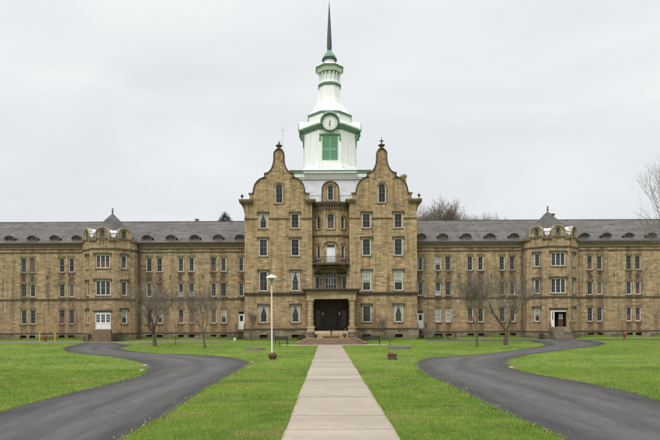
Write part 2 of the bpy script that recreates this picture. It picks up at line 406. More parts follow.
def mat_drive():
    m, t, b = nt('rolled_asphalt_drive'); p = pos(t)
    A = N(t, 'ShaderNodeAttribute', attribute_name='across').outputs['Fac']; L = N(t, 'ShaderNodeAttribute', attribute_name='along').outputs['Fac']
    cb = N(t, 'ShaderNodeCombineXYZ'); t.links.new(math_(t, 'MULTIPLY', A, 7.0), cb.inputs[0]); t.links.new(math_(t, 'MULTIPLY', L, .12), cb.inputs[1])
    fine = noise(t, p, 60, 3, .85); mid = noise(t, p, 1.6, 6, .7)
    streak = noise(t, cb.outputs[0], 1.6, 5, .6); st2 = noise(t, cb.outputs[0], 5.5, 3, .6)
    aw = math_(t, 'ADD', A, math_(t, 'MULTIPLY', math_(t, 'SUBTRACT', mid, .5), .12))
    # polished, dusty wheel paths against darker binder at the centre and along both edges
    prof = ramp(t, aw, [(0, .0), (.08, .08), (.24, .75), (.36, 1), (.48, .32), (.60, .9), (.72, .65), (.9, .08), (1, 0)])
    k = math_(t, 'ADD', math_(t, 'MULTIPLY', prof, .65), math_(t, 'MULTIPLY', ramp(t, streak, [(.35, 0), (.65, 1)]), .35))
    col = mix(t, k, (.026, .025, .026), (.104, .100, .097))
    col = mix(t, math_(t, 'MULTIPLY', ramp(t, st2, [(.5, 0), (.7, 1)]), .4), col, (.045, .043, .044))
    col = mix(t, ramp(t, mid, [(.62, 0), (.75, .5)]), col, (.13, .125, .115))
    col = mix(t, .65, col, mix(t, fine, (.3, .3, .3), (1.75, 1.75, 1.72)), 'MULTIPLY')
    vo = N(t, 'ShaderNodeTexVoronoi'); vo.inputs['Scale'].default_value = 16; t.links.new(p, vo.inputs['Vector'])
    col = mix(t, ramp(t, vo.outputs['Distance'], [(.0, .55), (.13, 0)]), col, (.20, .19, .17))
    # fine cracks
    vc = N(t, 'ShaderNodeTexVoronoi', feature='DISTANCE_TO_EDGE'); vc.inputs['Scale'].default_value = .42
    wv = N(t, 'ShaderNodeVectorMath', operation='ADD'); t.links.new(p, wv.inputs[0]); nn = N(t, 'ShaderNodeTexNoise'); nn.inputs['Scale'].default_value = 1.3; t.links.new(p, nn.inputs['Vector']); t.links.new(nn.outputs['Color'], wv.inputs[1]); t.links.new(wv.outputs[0], vc.inputs['Vector'])
    ck = math_(t, 'MULTIPLY', ramp(t, vc.outputs['Distance'], [(.0, 1), (.012, 0)]), ramp(t, noise(t, p, .35, 3), [(.5, 0), (.6, .75)]))
    col = mix(t, ck, col, (.015, .014, .014))
    t.links.new(col, b.inputs['Base Color']); b.inputs['Roughness'].default_value = .8; b.inputs['Specular IOR Level'].default_value = .3
    bump(t, b, math_(t, 'SUBTRACT', fine, ck), .7, .015); return m
M['drive'] = mat_drive()

def mat_concrete(name, c, joints=True):
    m, t, b = nt(name); p = pos(t); sp = N(t, 'ShaderNodeSeparateXYZ'); t.links.new(p, sp.inputs[0])
    fine = noise(t, p, 40, 4, .75); mid = noise(t, p, 1.7, 6, .65); st = noise(t, vscale(t, p, (.5, 1, 1)), .55, 4, .6)
    col = mix(t, ramp(t, st, [(.35, 0), (.7, 1)]), c, tuple(x * .80 for x in c))
    col = mix(t, math_(t, 'MULTIPLY', ramp(t, mid, [(.5, 0), (.75, 1)]), .45), col, (c[0] * .62, c[1] * .60, c[2] * .55))
    if joints:
        fl = math_(t, 'FLOOR', math_(t, 'DIVIDE', sp.outputs[1], JL))
        wn = N(t, 'ShaderNodeTexWhiteNoise', noise_dimensions='1D'); t.links.new(fl, wn.inputs['W'])
        col = mix(t, .5, col, mix(t, wn.outputs['Value'], (.78, .77, .76), (1.16, 1.16, 1.15)), 'MULTIPLY')
    col = mix(t, .55, col, mix(t, fine, (.6, .6, .6), (1.4, 1.4, 1.4)), 'MULTIPLY')
    vc = N(t, 'ShaderNodeTexVoronoi', feature='DISTANCE_TO_EDGE'); vc.inputs['Scale'].default_value = .33
    wv = N(t, 'ShaderNodeVectorMath', operation='ADD'); t.links.new(p, wv.inputs[0]); nn = N(t, 'ShaderNodeTexNoise'); nn.inputs['Scale'].default_value = 1.9; t.links.new(p, nn.inputs['Vector']); t.links.new(nn.outputs['Color'], wv.inputs[1]); t.links.new(wv.outputs[0], vc.inputs['Vector'])
    ck = math_(t, 'MULTIPLY', ramp(t, vc.outputs['Distance'], [(0, 1), (.006, 0)]), ramp(t, noise(t, p, .3, 3), [(.5, 0), (.58, .7)]))
    col = mix(t, ck, col, tuple(x * .35 for x in c))
    sp2 = noise(t, p, 6.5, 5, .7); col = mix(t, ramp(t, sp2, [(.6, 0), (.72, .5)]), col, tuple(x * .6 for x in c))
    t.links.new(col, b.inputs['Base Color']); b.inputs['Roughness'].default_value = .88
    bump(t, b, fine, .4, .008); return m
JL = 2.25
M['concrete'] = mat_concrete('aged_concrete', (.335, .285, .225))
M['grey_stone'] = mat_concrete('grey_weathered_stone', (.21, .20, .175), False)
M['gravel'] = mat_concrete('dusty_gravel', (.19, .165, .13), False)

def mat_grass(name, blades=False):
    m, t, b = nt(name); p = pos(t)
    big = noise(t, p, .16, 5, .6, .5); mid = noise(t, p, 1.1, 5, .65); fine = noise(t, p, 24, 4, .75)
    col = mix(t, ramp(t, big, [(.38, 0), (.62, 1)]), (.088, .176, .022), (.168, .256, .037))
    col = mix(t, ramp(t, mid, [(.46, 0), (.70, .8)]), col, (.230, .285, .062))
    dry = noise(t, vscale(t, p, (.6, 1, 1)), .45, 6, .7)
    col = mix(t, ramp(t, dry, [(.52, 0), (.66, .7)]), col, (.27, .235, .09))
    worn = noise(t, p, .9, 6, .7); col = mix(t, ramp(t, worn, [(.66, 0), (.74, .6)]), col, (.15, .12, .065))
    if blades:
        g = N(t, 'ShaderNodeNewGeometry')
        rn = g.outputs['Random Per Island']
        col = mix(t, .6, col, mix(t, rn, (.85, .85, .8), (2.0, 1.95, 1.8)), 'MULTIPLY')
        col = mix(t, ramp(t, rn, [(.93, 0), (.96, .8)]), col, (.42, .38, .17))
    else:
        col = mix(t, .8, col, mix(t, fine, (.35, .36, .33), (1.6, 1.6, 1.5)), 'MULTIPLY')
        bump(t, b, math_(t, 'ADD', fine, noise(t, p, 60, 3, .8)), .9, .05)
    t.links.new(col, b.inputs['Base Color']); b.inputs['Roughness'].default_value = .85; b.inputs['Specular IOR Level'].default_value = .15
    return m
M['grass'] = mat_grass('lawn_turf'); M['blades'] = mat_grass('lawn_blades', True)

def mat_leaf():
    m, t, b = nt('dead_leaves'); g = N(t, 'ShaderNodeNewGeometry')
    col = ramp(t, g.outputs['Random Per Island'], [(0, (.10, .05, .02)), (.45, (.24, .15, .06)), (.8, (.34, .27, .12)), (1, (.45, .38, .20))])
    t.links.new(col, b.inputs['Base Color']); b.inputs['Roughness'].default_value = .7; return m
M['leaf'] = mat_leaf()

# ------------------------------------------------------------------ window kits
def outline(w, h, arch, seg=10, inset=0.0):
    """(x, z) loop; arch = rise of the head (0 = square)"""
    hw = w / 2 - inset; z0 = inset
    if arch <= 0: return [(-hw, z0), (hw, z0), (hw, h - inset), (-hw, h - inset)]
    rise = arch * (hw / (w / 2)); zs = h - arch
    pts = [(-hw, z0), (hw, z0)]
    for i in range(seg + 1):
        a = math.pi * i / seg
        pts.append((hw * math.cos(a), zs + (arch - inset) * math.sin(a)))
    return pts
KIT = {}
def kit_window(w, h, arch=0, sashes=2, style='label', fill='glass', fw=.115, mull=0, hood='trim_dark', fmat='frame', depth=.20):
    key = (w, h, arch, sashes, style, fill, fw, mull, hood, fmat, depth)
    if key in KIT: return KIT[key]
    y0 = depth - .07
    m = MB(); m.plate(W, outline(w + .02, h + .01, arch), [outline(w, h, arch, inset=fw)], thick=.12, d0=y0)
    for k in range(1, mull + 1):
        x = -w / 2 + w * k / (mull + 1); m.box(x - .05, x + .05, y0 + .002, y0 + .12, fw, h - fw - (arch * .3 if arch else 0))
    parts = [('window', m, M[fmat])]
    s = MB(); nb = mull + 1; ww = (w - 2 * fw) / nb
    top = h - fw
    for j in range(nb):
        xa = -w / 2 + fw + j * ww; xc = xa + ww / 2
        if ww > .45:
            s.box(xc - .02, xc + .02, y0 + .05, y0 + .10, fw, top - (.02 if not arch else arch * .05))
        zz = h * .5
        s.box(xa, xa + ww, y0 + .04, y0 + .11, zz - .035, zz + .035)
        if sashes >= 2:
            for q in (.25, .75): s.box(xa, xa + ww, y0 + .052, y0 + .098, h * q - .017, h * q + .017)
        # inner stiles, 3 mm proud of the outer frame's depth
        for xs in (xa, xa + ww - .05): s.box(xs, xs + .05, y0 + .045, y0 + .105, fw, top - (arch * .45 if arch else 0))
    parts.append(('sash', s, M['sash']))
    p = MB(); p.plate(W, outline(w, h, arch, inset=fw * .6), thick=0, d0=y0 + .08)
    parts.append(('pane', p, M['glass']))
    if fill != 'glass':
        c = MB()
        o = outline(w, h, arch, inset=fw)
        d = y0 + .074
        if fill == 'drapes':     # two swags parted in the middle
            for sx in (-1, 1):
                x1 = sx * (w / 2 - fw)
                c.plate(W, [(x1, h * .12), (x1 - sx * w * .14, h * .12), (x1 - sx * w * .10, h * .45), (sx * .03, h * .93), (x1, h * .93)][::sx], thick=0, d0=d)
            mt = M['curtain']
        elif fill == 'half':
            c.box(-w / 2 + fw, w / 2 - fw, d, d + .004, h * .42, h - fw - (arch * .5)); mt = M['curtain']
        elif fill == 'full':
            c.box(-w / 2 + fw, w / 2 - fw, d, d + .004, fw, h - fw - (arch * .5)); mt = M['curtain']
        elif fill == 'pink':
            c.box(-w / 2 + fw, w / 2 - fw, d, d + .004, fw, h * .46); mt = M['pink_curtain']
        elif fill == 'lowhalf':
            c.box(-w / 2 + fw, w / 2 - fw, d, d + .004, fw, h * .36); mt = M['curtain']
        else:
            c.box(-w / 2 + fw, w / 2 - fw, d, d + .004, fw, h - fw - (arch * .5)); mt = M['board']
        parts.append(('curtain' if fill != 'board' else 'board', c, mt))
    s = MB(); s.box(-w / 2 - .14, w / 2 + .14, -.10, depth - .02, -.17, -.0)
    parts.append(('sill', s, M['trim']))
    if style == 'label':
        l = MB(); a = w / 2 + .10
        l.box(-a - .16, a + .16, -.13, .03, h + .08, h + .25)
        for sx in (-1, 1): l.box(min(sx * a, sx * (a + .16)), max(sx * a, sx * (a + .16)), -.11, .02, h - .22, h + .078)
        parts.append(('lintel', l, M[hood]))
    elif style == 'plain':
        l = MB(); l.box(-w / 2 - .16, w / 2 + .16, -.03, .06, h + .02, h + .34); parts.append(('lintel', l, M[hood]))
    elif style == 'arch':
        l = MB(); o = outline(w, h, arch, 12)[1:]
        l.ribbon(W, o[::-1][0:], .16, -.10, .03); parts.append(('hood_mould', l, M[hood]))
    out = [(n, mb.mesh(n, mt)) for n, mb, mt in parts]
    KIT[key] = out; return out
def place(kit, parent, u, z, fr0, rz=0.0, dn=0.0, rename=None):
    x, y, zz = fr0(u, dn, z); first = None
    r = parent
    while r.parent: r = r.parent
    for n, me in kit:
        o = bpy.data.objects.new(rename if (rename and first is None) else n, me); COL.objects.link(o)
        if first is None:
            o.parent = parent; o.location = (x - r.location[0], y - r.location[1], zz - r.location[2]); o.rotation_euler = (0, 0, rz); first = o
        else: o.parent = first
    return first
def hole(u, z, w, h, arch=0): return [(u + a, z + b) for a, b in outline(w, h, arch, 10)]

# ------------------------------------------------------------------ MAIN BUILDING
main = thing('main_building', 'tan sandstone central block with twin curved gables and columned porch', 'building', (0, 80, gz(80)))
fA = frame(0, 80)
G = 7.35
def gable_line(s):
    """outline of one scrolled gable, local to its centre, left to right"""
    h = [(4.25, 20.4), (4.25, 21.35), (3.75, 21.35), (3.6, 21.6)]
    for i in range(1, 11):
        a = R(9 * i); h.append((1.95 + 1.65 * math.cos(a), 21.6 + 2.0 * math.sin(a)))
    h += [(1.97, 24.2)]
    for i in range(1, 11):
        a = R(90 - 9 * i); h.append((1.95 - 1.32 * math.cos(a), 26.5 - 2.3 * math.sin(a)))
    h += [(.63, 27.0)]
    for i in range(1, 7):
        a = R(15 * i); h.append((.63 * math.cos(a), 27.0 + .6 * math.sin(a)))
    right = h; left = [(-x, z) for x, z in h[:-1]]
    return left + right[::-1]
WIN_X = [5.1, 9.65]
ROWS = [(2.95, 2.45, 1.25), (7.45, 2.85, 1.25), (12.45, 2.5, 1.25), (16.4, 2.15, 1.25)]
FILLS = {(-1, 0): ['drapes', 'drapes'], (1, 0): ['glass', 'drapes'], (-1, 1): ['glass', 'drapes'], (1, 1): ['half', 'half'],
         (-1, 2): ['glass', 'glass'], (1, 2): ['glass', 'glass'], (-1, 3): ['drapes', 'glass'], (1, 3): ['glass', 'glass']}
mb = MB()
for s in (-1, 1):
    gl = [(s * G + x, z) for x, z in gable_line(s)]
    xin, xout = s * 2.65, s * 12.3
    if s > 0: outer = [(xin, 1.95), (xout, 1.95), (xout, 20.4)] + gl[::-1] + [(xin, 20.4)]
    else: outer = [(xout, 1.95), (xin, 1.95), (xin, 20.4)] + gl[::-1] + [(xout, 20.4)]
    hs = [hole(s * x, z, w, h) for (z, h, w) in ROWS for x in WIN_X] + [hole(s * G, 20.0, 1.15, 2.85, .57)]
    mb.plate(fA, outer, hs, thick=.55, reveal=.3, back=False)
# side and rear walls
for s in (-1, 1):
    x = s * 12.3; mb.add([(x, 80.552, -.3), (x, 97, -.3), (x, 97, 20.4), (x, 80.552, 20.4)], [(0, 1, 2, 3)])
mb.add([(-12.3, 97, -.3), (12.3, 97, -.3), (12.3, 97, 20.4), (-12.3, 97, 20.4)], [(0, 1, 2, 3)])
wall = mb.build('wall', M['stone'], main)
for s in (-1, 1):
    for ri, (z, h, w) in enumerate(ROWS):
        for xi, x in enumerate(WIN_X if s > 0 else WIN_X[::-1]):
            place(kit_window(w, h, fill=FILLS[(s, ri)][xi]), main, s * x, z, fA)
    place(kit_window(1.15, 2.85, .57, style='arch', hood='trim'), main, s * G, 20.0, fA)
# basement plinth
bs = MB()
for s in (-1, 1):
    a, b_ = (2.65, 12.5) if s > 0 else (-12.5, -2.65)
    hs = [hole(s * x, .72, 1.1, .5) for x in WIN_X]
    bs.plate(frame(0, 79.8), [(a, -.3), (b_, -.3), (b_, 1.9), (a, 1.9)], hs, thick=.25, reveal=.35)
bs.each('plinth', M['base_stone'], main)
v = MB()
for s in (-1, 1):
    for x in WIN_X:
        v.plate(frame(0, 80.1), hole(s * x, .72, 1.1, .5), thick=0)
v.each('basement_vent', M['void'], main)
# string courses, kneelers, coping
t_ = MB()
for s in (-1, 1):
    a, b_ = (2.5, 12.5) if s > 0 else (-12.5, -2.5)
    t_.box(a, b_, 79.72, 80.15, 1.9, 2.12)
    lo, hi = (3.75, 12.42) if s > 0 else (-12.42, -3.75)
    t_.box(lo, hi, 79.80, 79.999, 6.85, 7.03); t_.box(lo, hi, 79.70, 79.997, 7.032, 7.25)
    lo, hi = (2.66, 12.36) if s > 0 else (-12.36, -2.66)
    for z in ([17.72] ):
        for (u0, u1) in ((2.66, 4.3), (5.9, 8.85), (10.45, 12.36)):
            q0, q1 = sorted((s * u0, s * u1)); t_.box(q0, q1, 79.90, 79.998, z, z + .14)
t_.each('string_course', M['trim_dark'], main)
kn = MB()
for s in (-1, 1):
    for (xe, dr) in ((s * 12.3, s), (s * 2.65 + s * .0, -s)):
        # curved corbel growing out under the gable shoulder
        L = []
        for i in range(9):
            a = R(90 * i / 8); L.append((xe + dr * (.02 + .62 * (1 - math.cos(a))), 18.7 + 1.3 * math.sin(a) if False else 18.6 + 1.45 * (i / 8)))
        pts = [(xe - dr * .1, 18.6)] + L + [(xe - dr * .1, 20.05)]
        if (dr < 0): pts = pts[::-1]
        if dr * s > 0:
            kn.plate(fA, pts if dr > 0 else pts, thick=.5, back=True, d0=-.02)
    # moulded shoulder cornice
    a, b_ = sorted((s * (G + 3.75), s * 13.0)); kn.box(a, b_, 79.55, 80.6, 20.05, 20.25); kn.box(min(a, a - .04 * (s < 0)), max(b_, b_), 79.45, 80.62, 20.252, 20.5)
    a, b_ = sorted((s * 2.1, s * (G - 3.75))); kn.box(a, b_, 79.6, 80.6, 20.05, 20.25); kn.box(a, b_, 79.5, 80.62, 20.252, 20.5)
    for q in (-1, 1):
        a, b_ = sorted((s * G + q * 3.62, s * G + q * 4.36)); kn.box(a, b_, 79.86, 80.62, 21.3, 21.48)
        a, b_ = sorted((s * G + q * 1.8, s * G + q * 2.32)); kn.box(a, b_, 79.86, 80.60, 23.55, 23.72)
kn.each('cornice', M['trim'], main)
cp = MB()
for s in (-1, 1):
    gl = [(s * G + x, z) for x, z in gable_line(s)][2:-2]
    cp.ribbon(fA, gl, .16, -.14, .62)
cp.each('coping', M['trim_dark'], main)
for s in (-1, 1):
    f = MB(); x = s * G; y = 80.25
    f.lathe([(.42, 27.62), (.5, 27.75), (.28, 27.9), (.2, 28.05), (.46, 28.22), (.5, 28.32), (.2, 28.45), (.1, 28.5)], x, y, 12)
    if s > 0:
        f.lathe([(.10, 28.5), (.07, 28.8), (.26, 28.9), (.07, 29.02), (.05, 29.2), (.01, 29.6)], x, y, 10)
        f.box(x - .3, x + .3, y - .05, y + .05, 28.86, 28.97)
    else:
        f.lathe([(.12, 28.5), (.16, 28.62), (.05, 28.72), (.03, 29.1)], x, y, 10); f.box(x + .02, x + .28, y - .03, y + .03, 28.72, 28.8)
    f.build('finial', M['trim_dark'], main, smooth=False)
    u = MB(); u.lathe([(.16, 20.5), (.2, 20.55), (.07, 20.62), (.06, 20.85), (.22, 20.98), (.24, 21.1), (.1, 21.25), (.02, 21.4)], s * 12.65, 80.1, 10)
    u.build('urn', M['trim_dark'], main, smooth=True)
# gable roofs + hip between
rf = MB()
for s in (-1, 1):
    g = s * G
    A = [(g - 4.95, 80.5, 20.4), (g, 80.5, 23.4), (g + 4.95, 80.5, 20.4)]; Bk = [(g - 4.95, 97, 20.4), (g, 97, 23.4), (g + 4.95, 97, 20.4)]
    rf.add(A + Bk, [(0, 1, 4, 3), (1, 2, 5, 4), (0, 2, 1), (3, 4, 5)])
rf.box(-2.4, 2.4, 81.4, 97, 20.0, 20.4)
rf.each('roof', M['slate'], main)
ch = MB(); ch.box(10.6, 11.35, 83.6, 84.5, 20.6, 24.6); ch.box(10.5, 11.45, 83.5, 84.6, 24.602, 24.85); ch.box(10.62, 11.33, 83.62, 84.48, 24.852, 25.0)
ch.build('chimney', M['stone'], main)

# centre bay: ground and loggia back wall (Y 82), oriel floors 3-4 (3 facets), arched dormer
bay = MB()
f82 = frame(0, 82)
bay.plate(f82, [(-2.65, 1.7), (2.65, 1.7), (2.65, 11.3), (-2.65, 11.3)],
          [hole(0, 7.55, 1.75, 2.55), hole(-1.95, 7.6, .75, 2.3), hole(1.95, 7.6, .75, 2.3)], thick=.3, reveal=.25)
for s in (-1, 1):      # jambs of the recess
    x = s * 2.65; bay.add([(x, 80.55, -.2), (x, 82.0, -.2), (x, 82.0, 20.4), (x, 80.55, 20.4)], [(0, 1, 2, 3)])
bay.plate(frame(0, 80.28), [(-2.648, 7.5), (-2.648, 11.3), (2.648, 11.3), (2.648, 7.5), (2.3, 7.5)] +
          [(2.3 * math.copysign(abs(math.cos(R(a))) ** .62, math.cos(R(a))), 9.75 + 1.12 * math.sin(R(a)) ** .8) for a in range(0, 181, 10)] + [(-2.3, 7.5)], thick=.5, back=True)
OB = [((-2.6, 81.6), (-1.05, 80.75)), ((-1.05, 80.75), (1.05, 80.75)), ((1.05, 80.75), (2.6, 81.6))]
ofr = []
for i, (a, b_) in enumerate(OB):
    rz = math.atan2(b_[1] - a[1], b_[0] - a[0]); w = math.hypot(b_[0] - a[0], b_[1] - a[1]); mx, my = (a[0] + b_[0]) / 2, (a[1] + b_[1]) / 2
    fr = frame(mx, my, rz); ofr.append((fr, rz))
    if i == 1: hs = [hole(0, 11.62, 1.3, 2.65, .2), hole(0, 16.4, 1.15, 2.35, .57)]
    else: hs = [hole(0, 12.1, .6, 2.0), hole(0, 16.45, .6, 1.9, .3)]
    bay.plate(fr, [(-w / 2, 11.3), (w / 2, 11.3), (w / 2, 20.3), (-w / 2, 20.3)], hs, thick=.3, reveal=.25)
# arched stone dormer
bay.plate(frame(0, 80.9), [(-1.15, 20.3), (1.15, 20.3)] + [(1.15 * math.cos(R(a)), 22.1 + 1.15 * math.sin(R(a))) for a in range(0, 181, 12)], [hole(0, 20.55, .95, 2.3, .47)], thick=2.6, reveal=.25)
bay.build('bay_wall', M['stone'], main)
place(kit_window(.95, 2.3, .47, style='arch', hood='trim'), main, 0, 20.55, frame(0, 80.9))
for i, (fr, rz) in enumerate(ofr):
    if i == 1: place(kit_window(1.15, 2.35, .57, style='arch', hood='trim', fill='pink'), main, 0, 16.4, fr, rz)
    else:
        place(kit_window(.6, 1.9, .3, style='arch', hood='trim'), main, 0, 16.45, fr, rz)
        place(kit_window(.6, 2.0, style='plain', hood='trim'), main, 0, 12.1, fr, rz)
def door_kit(name, w, h, mat, panels=True, glass=True, frame_m='white', d=.18, transom=.45):
    p = [('door', None, None)]
    m_ = MB(); m_.box(-w / 2 + .08, w / 2 - .08, d, d + .06, .0, h - transom - .06)
    out = [('door', m_.mesh('door', M[mat]))]
    f = MB()
    for sx in (-1, 1):
        a, b_ = sorted((sx * w / 2, sx * (w / 2 - .08))); f.box(a, b_, d - .06, d + .08, 0, h)
    f.box(-w / 2 + .08, w / 2 - .08, d - .06, d + .08, h - .08, h); f.box(-w / 2 + .08, w / 2 - .08, d - .05, d + .07, h - transom - .06, h - transom)
    out.append(('door_frame', f.mesh('door_frame', M[frame_m])))
    g = MB(); g.box(-w / 2 + .08, w / 2 - .08, d + .01, d + .03, h - transom, h - .08)
    if glass: g.box(-w * .24, w * .24, d - .006, d + .01, h * .45, h - transom - .22)
    out.append(('pane', g.mesh('pane', M['glass'])))
    k = MB(); k.box(-w / 2 + .2, w / 2 - .2, d - .02, d - .001, h * .08, h * .34); k.box(w / 2 - .2, w / 2 - .15, d - .05, d, h * .38, h * .42)
    out.append(('panel', k.mesh('panel', M[mat])))
    return out
place(door_kit('d', 1.3, 2.6, 'white', glass=False), main, 0, 11.62, ofr[1][0])
hm = MB(); hm.ribbon(frame(0, 80.75), [(-.85, 13.9)] + [(-.85 * math.cos(R(a)), 14.05 + .5 * math.sin(R(a))) for a in range(0, 181, 15)] + [(.85, 13.9)], .14, -.12, .02)
hm.ribbon(frame(0, 80.28), [(-2.35, 9.6)] + [(-2.35 * math.copysign(abs(math.cos(R(a))) ** .62, math.cos(R(a))), 9.8 + 1.14 * math.sin(R(a)) ** .8) for a in range(0, 181, 10)] + [(2.35, 9.6)], .16, -.12, .02)
hm.box(-2.3, 2.3, 81.9, 81.998, 10.05, 10.2)
# course between floor 3 and 4 of the bay
hm.box(-1.1, 1.1, 80.60, 80.748, 15.35, 15.55)
for s in (-1, 1):
    fr, rz = ofr[0] if s < 0 else ofr[2]; hm.box(-.88, .88, -.13, -.002, 15.35, 15.55, fr=fr)
hm.each('hood_mould', M['trim_dark'], main)
# loggia glazing
dk = MB(); dk.box(-.87, .87, 82.15, 82.2, 7.55, 10.1)
lg = dk.build('glazed_door', M['glass'], main)
lf = MB()
for x in (-.85, -.42, -.03, .36, .79): lf.box(x, x + .06, 82.08, 82.148, 7.55, 10.1)
for z in (7.55, 8.5, 9.45, 10.04): lf.box(-.85, .85, 82.085, 82.145, z, z + .06)
for i in range(8):
    a0, a1 = R(22.5 * i), R(22.5 * (i + 1))
    lf.tube([(.42 * math.cos(a0), 82.07, 8.95 + .42 * math.sin(a0)), (.42 * math.cos(a1), 82.07, 8.95 + .42 * math.sin(a1))], [.03, .03], 4)
for a in range(0, 180, 30): lf.tube([(-.42 * math.cos(R(a)), 82.075, 8.95 - .42 * math.sin(R(a))), (.42 * math.cos(R(a)), 82.075, 8.95 + .42 * math.sin(R(a)))], [.018, .018], 4)
lf.build('door_tracery', M['frame'], lg)
for s in (-1, 1): place(kit_window(.75, 2.3, style='plain', fw=.14, hood='trim'), main, s * 1.95, 7.6, f82)
# corbel table under the dormer
cb = MB()
for i in range(11):
    x = -1.9 + i * .38; zc = 19.55
    yy = 80.45 + max(0, abs(x) - 1.0) * .5
    cb.box(x - .09, x + .09, yy, yy + .35, 19.3, 19.75)
    cb.tube([(x, yy + .05, 19.28), (x, yy + .32, 19.28)], [.1, .1], 8)
cb.each('corbel', M['trim'], main)
cc = MB(); cc.box(-1.3, 1.3, 80.35, 80.9, 19.76, 20.0); cc.box(-1.4, 1.4, 80.25, 80.898, 20.002, 20.28)
for s in (-1, 1):
    a, b_ = sorted((s * 1.302, s * 2.6)); cc.box(a, b_, 80.75, 81.4, 19.76, 20.0); cc.box(*sorted((s * 1.402, s * 2.62)), 80.65, 81.42, 20.002, 20.28)
cc.each('bay_cornice', M['trim_dark'], main)
ah = MB(); ah.ribbon(frame(0, 80.9), [(-1.15, 20.3), (-1.15, 21.2)] + [(-1.15 * math.cos(R(a)), 22.1 + 1.15 * math.sin(R(a))) for a in range(0, 181, 12)] + [(1.15, 21.2), (1.15, 20.3)], .15, -.14, .2)
ah.build('dormer_coping', M['trim_dark'], main)
pp = MB()
for s in (-1, 1):
    a, b_ = sorted((s * 1.42, s * 3.35)); pp.box(a, b_, 81.2, 81.7, 20.45, 21.35); pp.box(a - .03, b_ + .03, 81.12, 81.78, 21.352, 21.5)
    for q in (.3, 1.0, 1.7): x = s * (1.42 + q); pp.box(x - .04, x + .04, 81.16, 81.2, 20.5, 21.34)
pp.each('parapet', M['white'], main)

# balcony
bl = MB(); bl.box(-2.64, 2.64, 79.45, 80.9, 11.15, 11.4); bl.box(-2.64, 2.64, 80.9, 81.9, 11.302, 11.4)
bal = bl.build('balcony', M['trim_dark'], main)
br_ = MB()
br_.box(-2.6, 2.6, 79.5, 79.55, 12.27, 12.34); br_.box(-2.6, 2.6, 79.51, 79.54, 11.5, 11.54); br_.box(-2.6, 2.6, 79.51, 79.54, 12.05, 12.08)
for i in range(35):
    x = -2.58 + i * .1518; br_.box(x - .014, x + .014, 79.512, 79.538, 11.4, 12.27)
for i in range(11):
    x = -2.4 + i * .48
    for k in range(8):
        a0, a1 = R(45 * k), R(45 * (k + 1)); br_.tube([(x + .15 * math.cos(a0), 79.5, 11.8 + .15 * math.sin(a0)), (x + .15 * math.cos(a1), 79.5, 11.8 + .15 * math.sin(a1))], [.02, .02], 4, cap=False)
for s in (-1, 1): br_.box(s * 2.58 - .03, s * 2.58 + .03, 79.56, 80.0, 12.27, 12.33)
br_.build('railing', M['iron'], bal)
bk = MB()
for x in (-2.3, -.8, .8, 2.3):
    bk.plate(frame(x - .1, 79.6, R(90)), [(0, 11.14), (.65, 11.14), (.65, 10.6)], thick=-.2, back=True)
bk.each('bracket', M['trim_dark'], bal)

# porch
porch = MB(); porch.box(-3.45, 3.45, 74.9, 79.79, 1.55, 1.78); porch.box(-3.4, 3.4, 75.0, 81.99, .2, 1.548)
pr = porch.build('porch', M['base_stone'], main)
for s in (-1, 1):
    for y in (75.55, 78.9):
        c = MB(); x = s * 2.8
        for k in range(8):
            z = 2.5 + k * .41; w_ = .37 if k % 2 else .335
            c.lathe([(w_ - .03, z), (w_, z + .04), (w_, z + .37), (w_ - .03, z + .408)], x, y, 16)
        c.build('column', M['pale_stone'], pr)
        c = MB(); c.box(x - .52, x + .52, y - .52, y + .52, .45, 1.548) ; c.box(x - .46, x + .46, y - .46, y + .46, 1.552, 2.2); c.box(x - .55, x + .55, y - .55, y + .55, 2.202, 2.34); c.box(x - .42, x + .42, y - .42, y + .42, 2.342, 2.5)
        c.build('pedestal', M['pale_stone'], pr)
        c = MB(); c.box(x - .40, x + .40, y - .40, y + .40, 5.782, 5.9); c.box(x - .48, x + .48, y - .48, y + .48, 5.902, 6.1)
        c.build('capital', M['pale_stone'], pr)
e = MB()
e.box(-3.3, 3.3, 75.15, 75.95, 6.1, 6.55)
for s in (-1, 1): e.box(*sorted((s * 2.4, s * 3.3)), 75.95, 79.99, 6.1, 6.55)
e.box(-3.25, 3.25, 75.19, 79.98, 6.552, 7.02)
e.box(-3.42, 3.42, 75.0, 79.98, 7.022, 7.16)
e.build('entablature', M['pale_stone'], pr)
e = MB(); e.box(-3.75, 3.75, 74.65, 79.69, 7.162, 7.30); e.box(-3.95, 3.95, 74.5, 79.69, 7.302, 7.46); e.box(-2.6, 2.6, 79.69, 81.98, 7.302, 7.5)
e.build('porch_roof', M['trim_dark'], pr)
# porch rear wall and entrance
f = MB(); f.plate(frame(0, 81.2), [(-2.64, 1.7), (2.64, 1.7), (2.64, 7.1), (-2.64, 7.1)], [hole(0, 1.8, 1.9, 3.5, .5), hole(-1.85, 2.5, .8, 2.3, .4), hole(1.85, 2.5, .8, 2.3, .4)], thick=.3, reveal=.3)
f.build('porch_wall', M['trim_dark'], pr)  # dark stone colour paints in the shade inside the porch
d = MB(); d.plate(frame(0, 81.44), outline(1.9, 3.5, .5) and [(a, b + 1.8) for a, b in outline(1.9, 3.5, .5)], thick=0)
d.box(-.9, -.03, 81.38, 81.43, 1.82, 4.3); d.box(.03, .9, 81.38, 81.43, 1.82, 4.3)
for s in (-1, 1):
    for z in (2.0, 3.2): d.box(*sorted((s * .18, s * .74)), 81.365, 81.379, z, z + .95)
dd = d.build('door', M['wood_dark'], main)
h_ = MB(); h_.sphere((.12, 81.34, 2.95), .045, 8, 5); h_.sphere((-.12, 81.34, 2.95), .045, 8, 5); h_.build('door_handle', M['lead'], dd)
for s in (-1, 1): place(kit_window(.8, 2.3, .4, style='arch', hood='trim_dark', fmat='sash'), main, s * 1.85, 2.5, frame(0, 81.2))
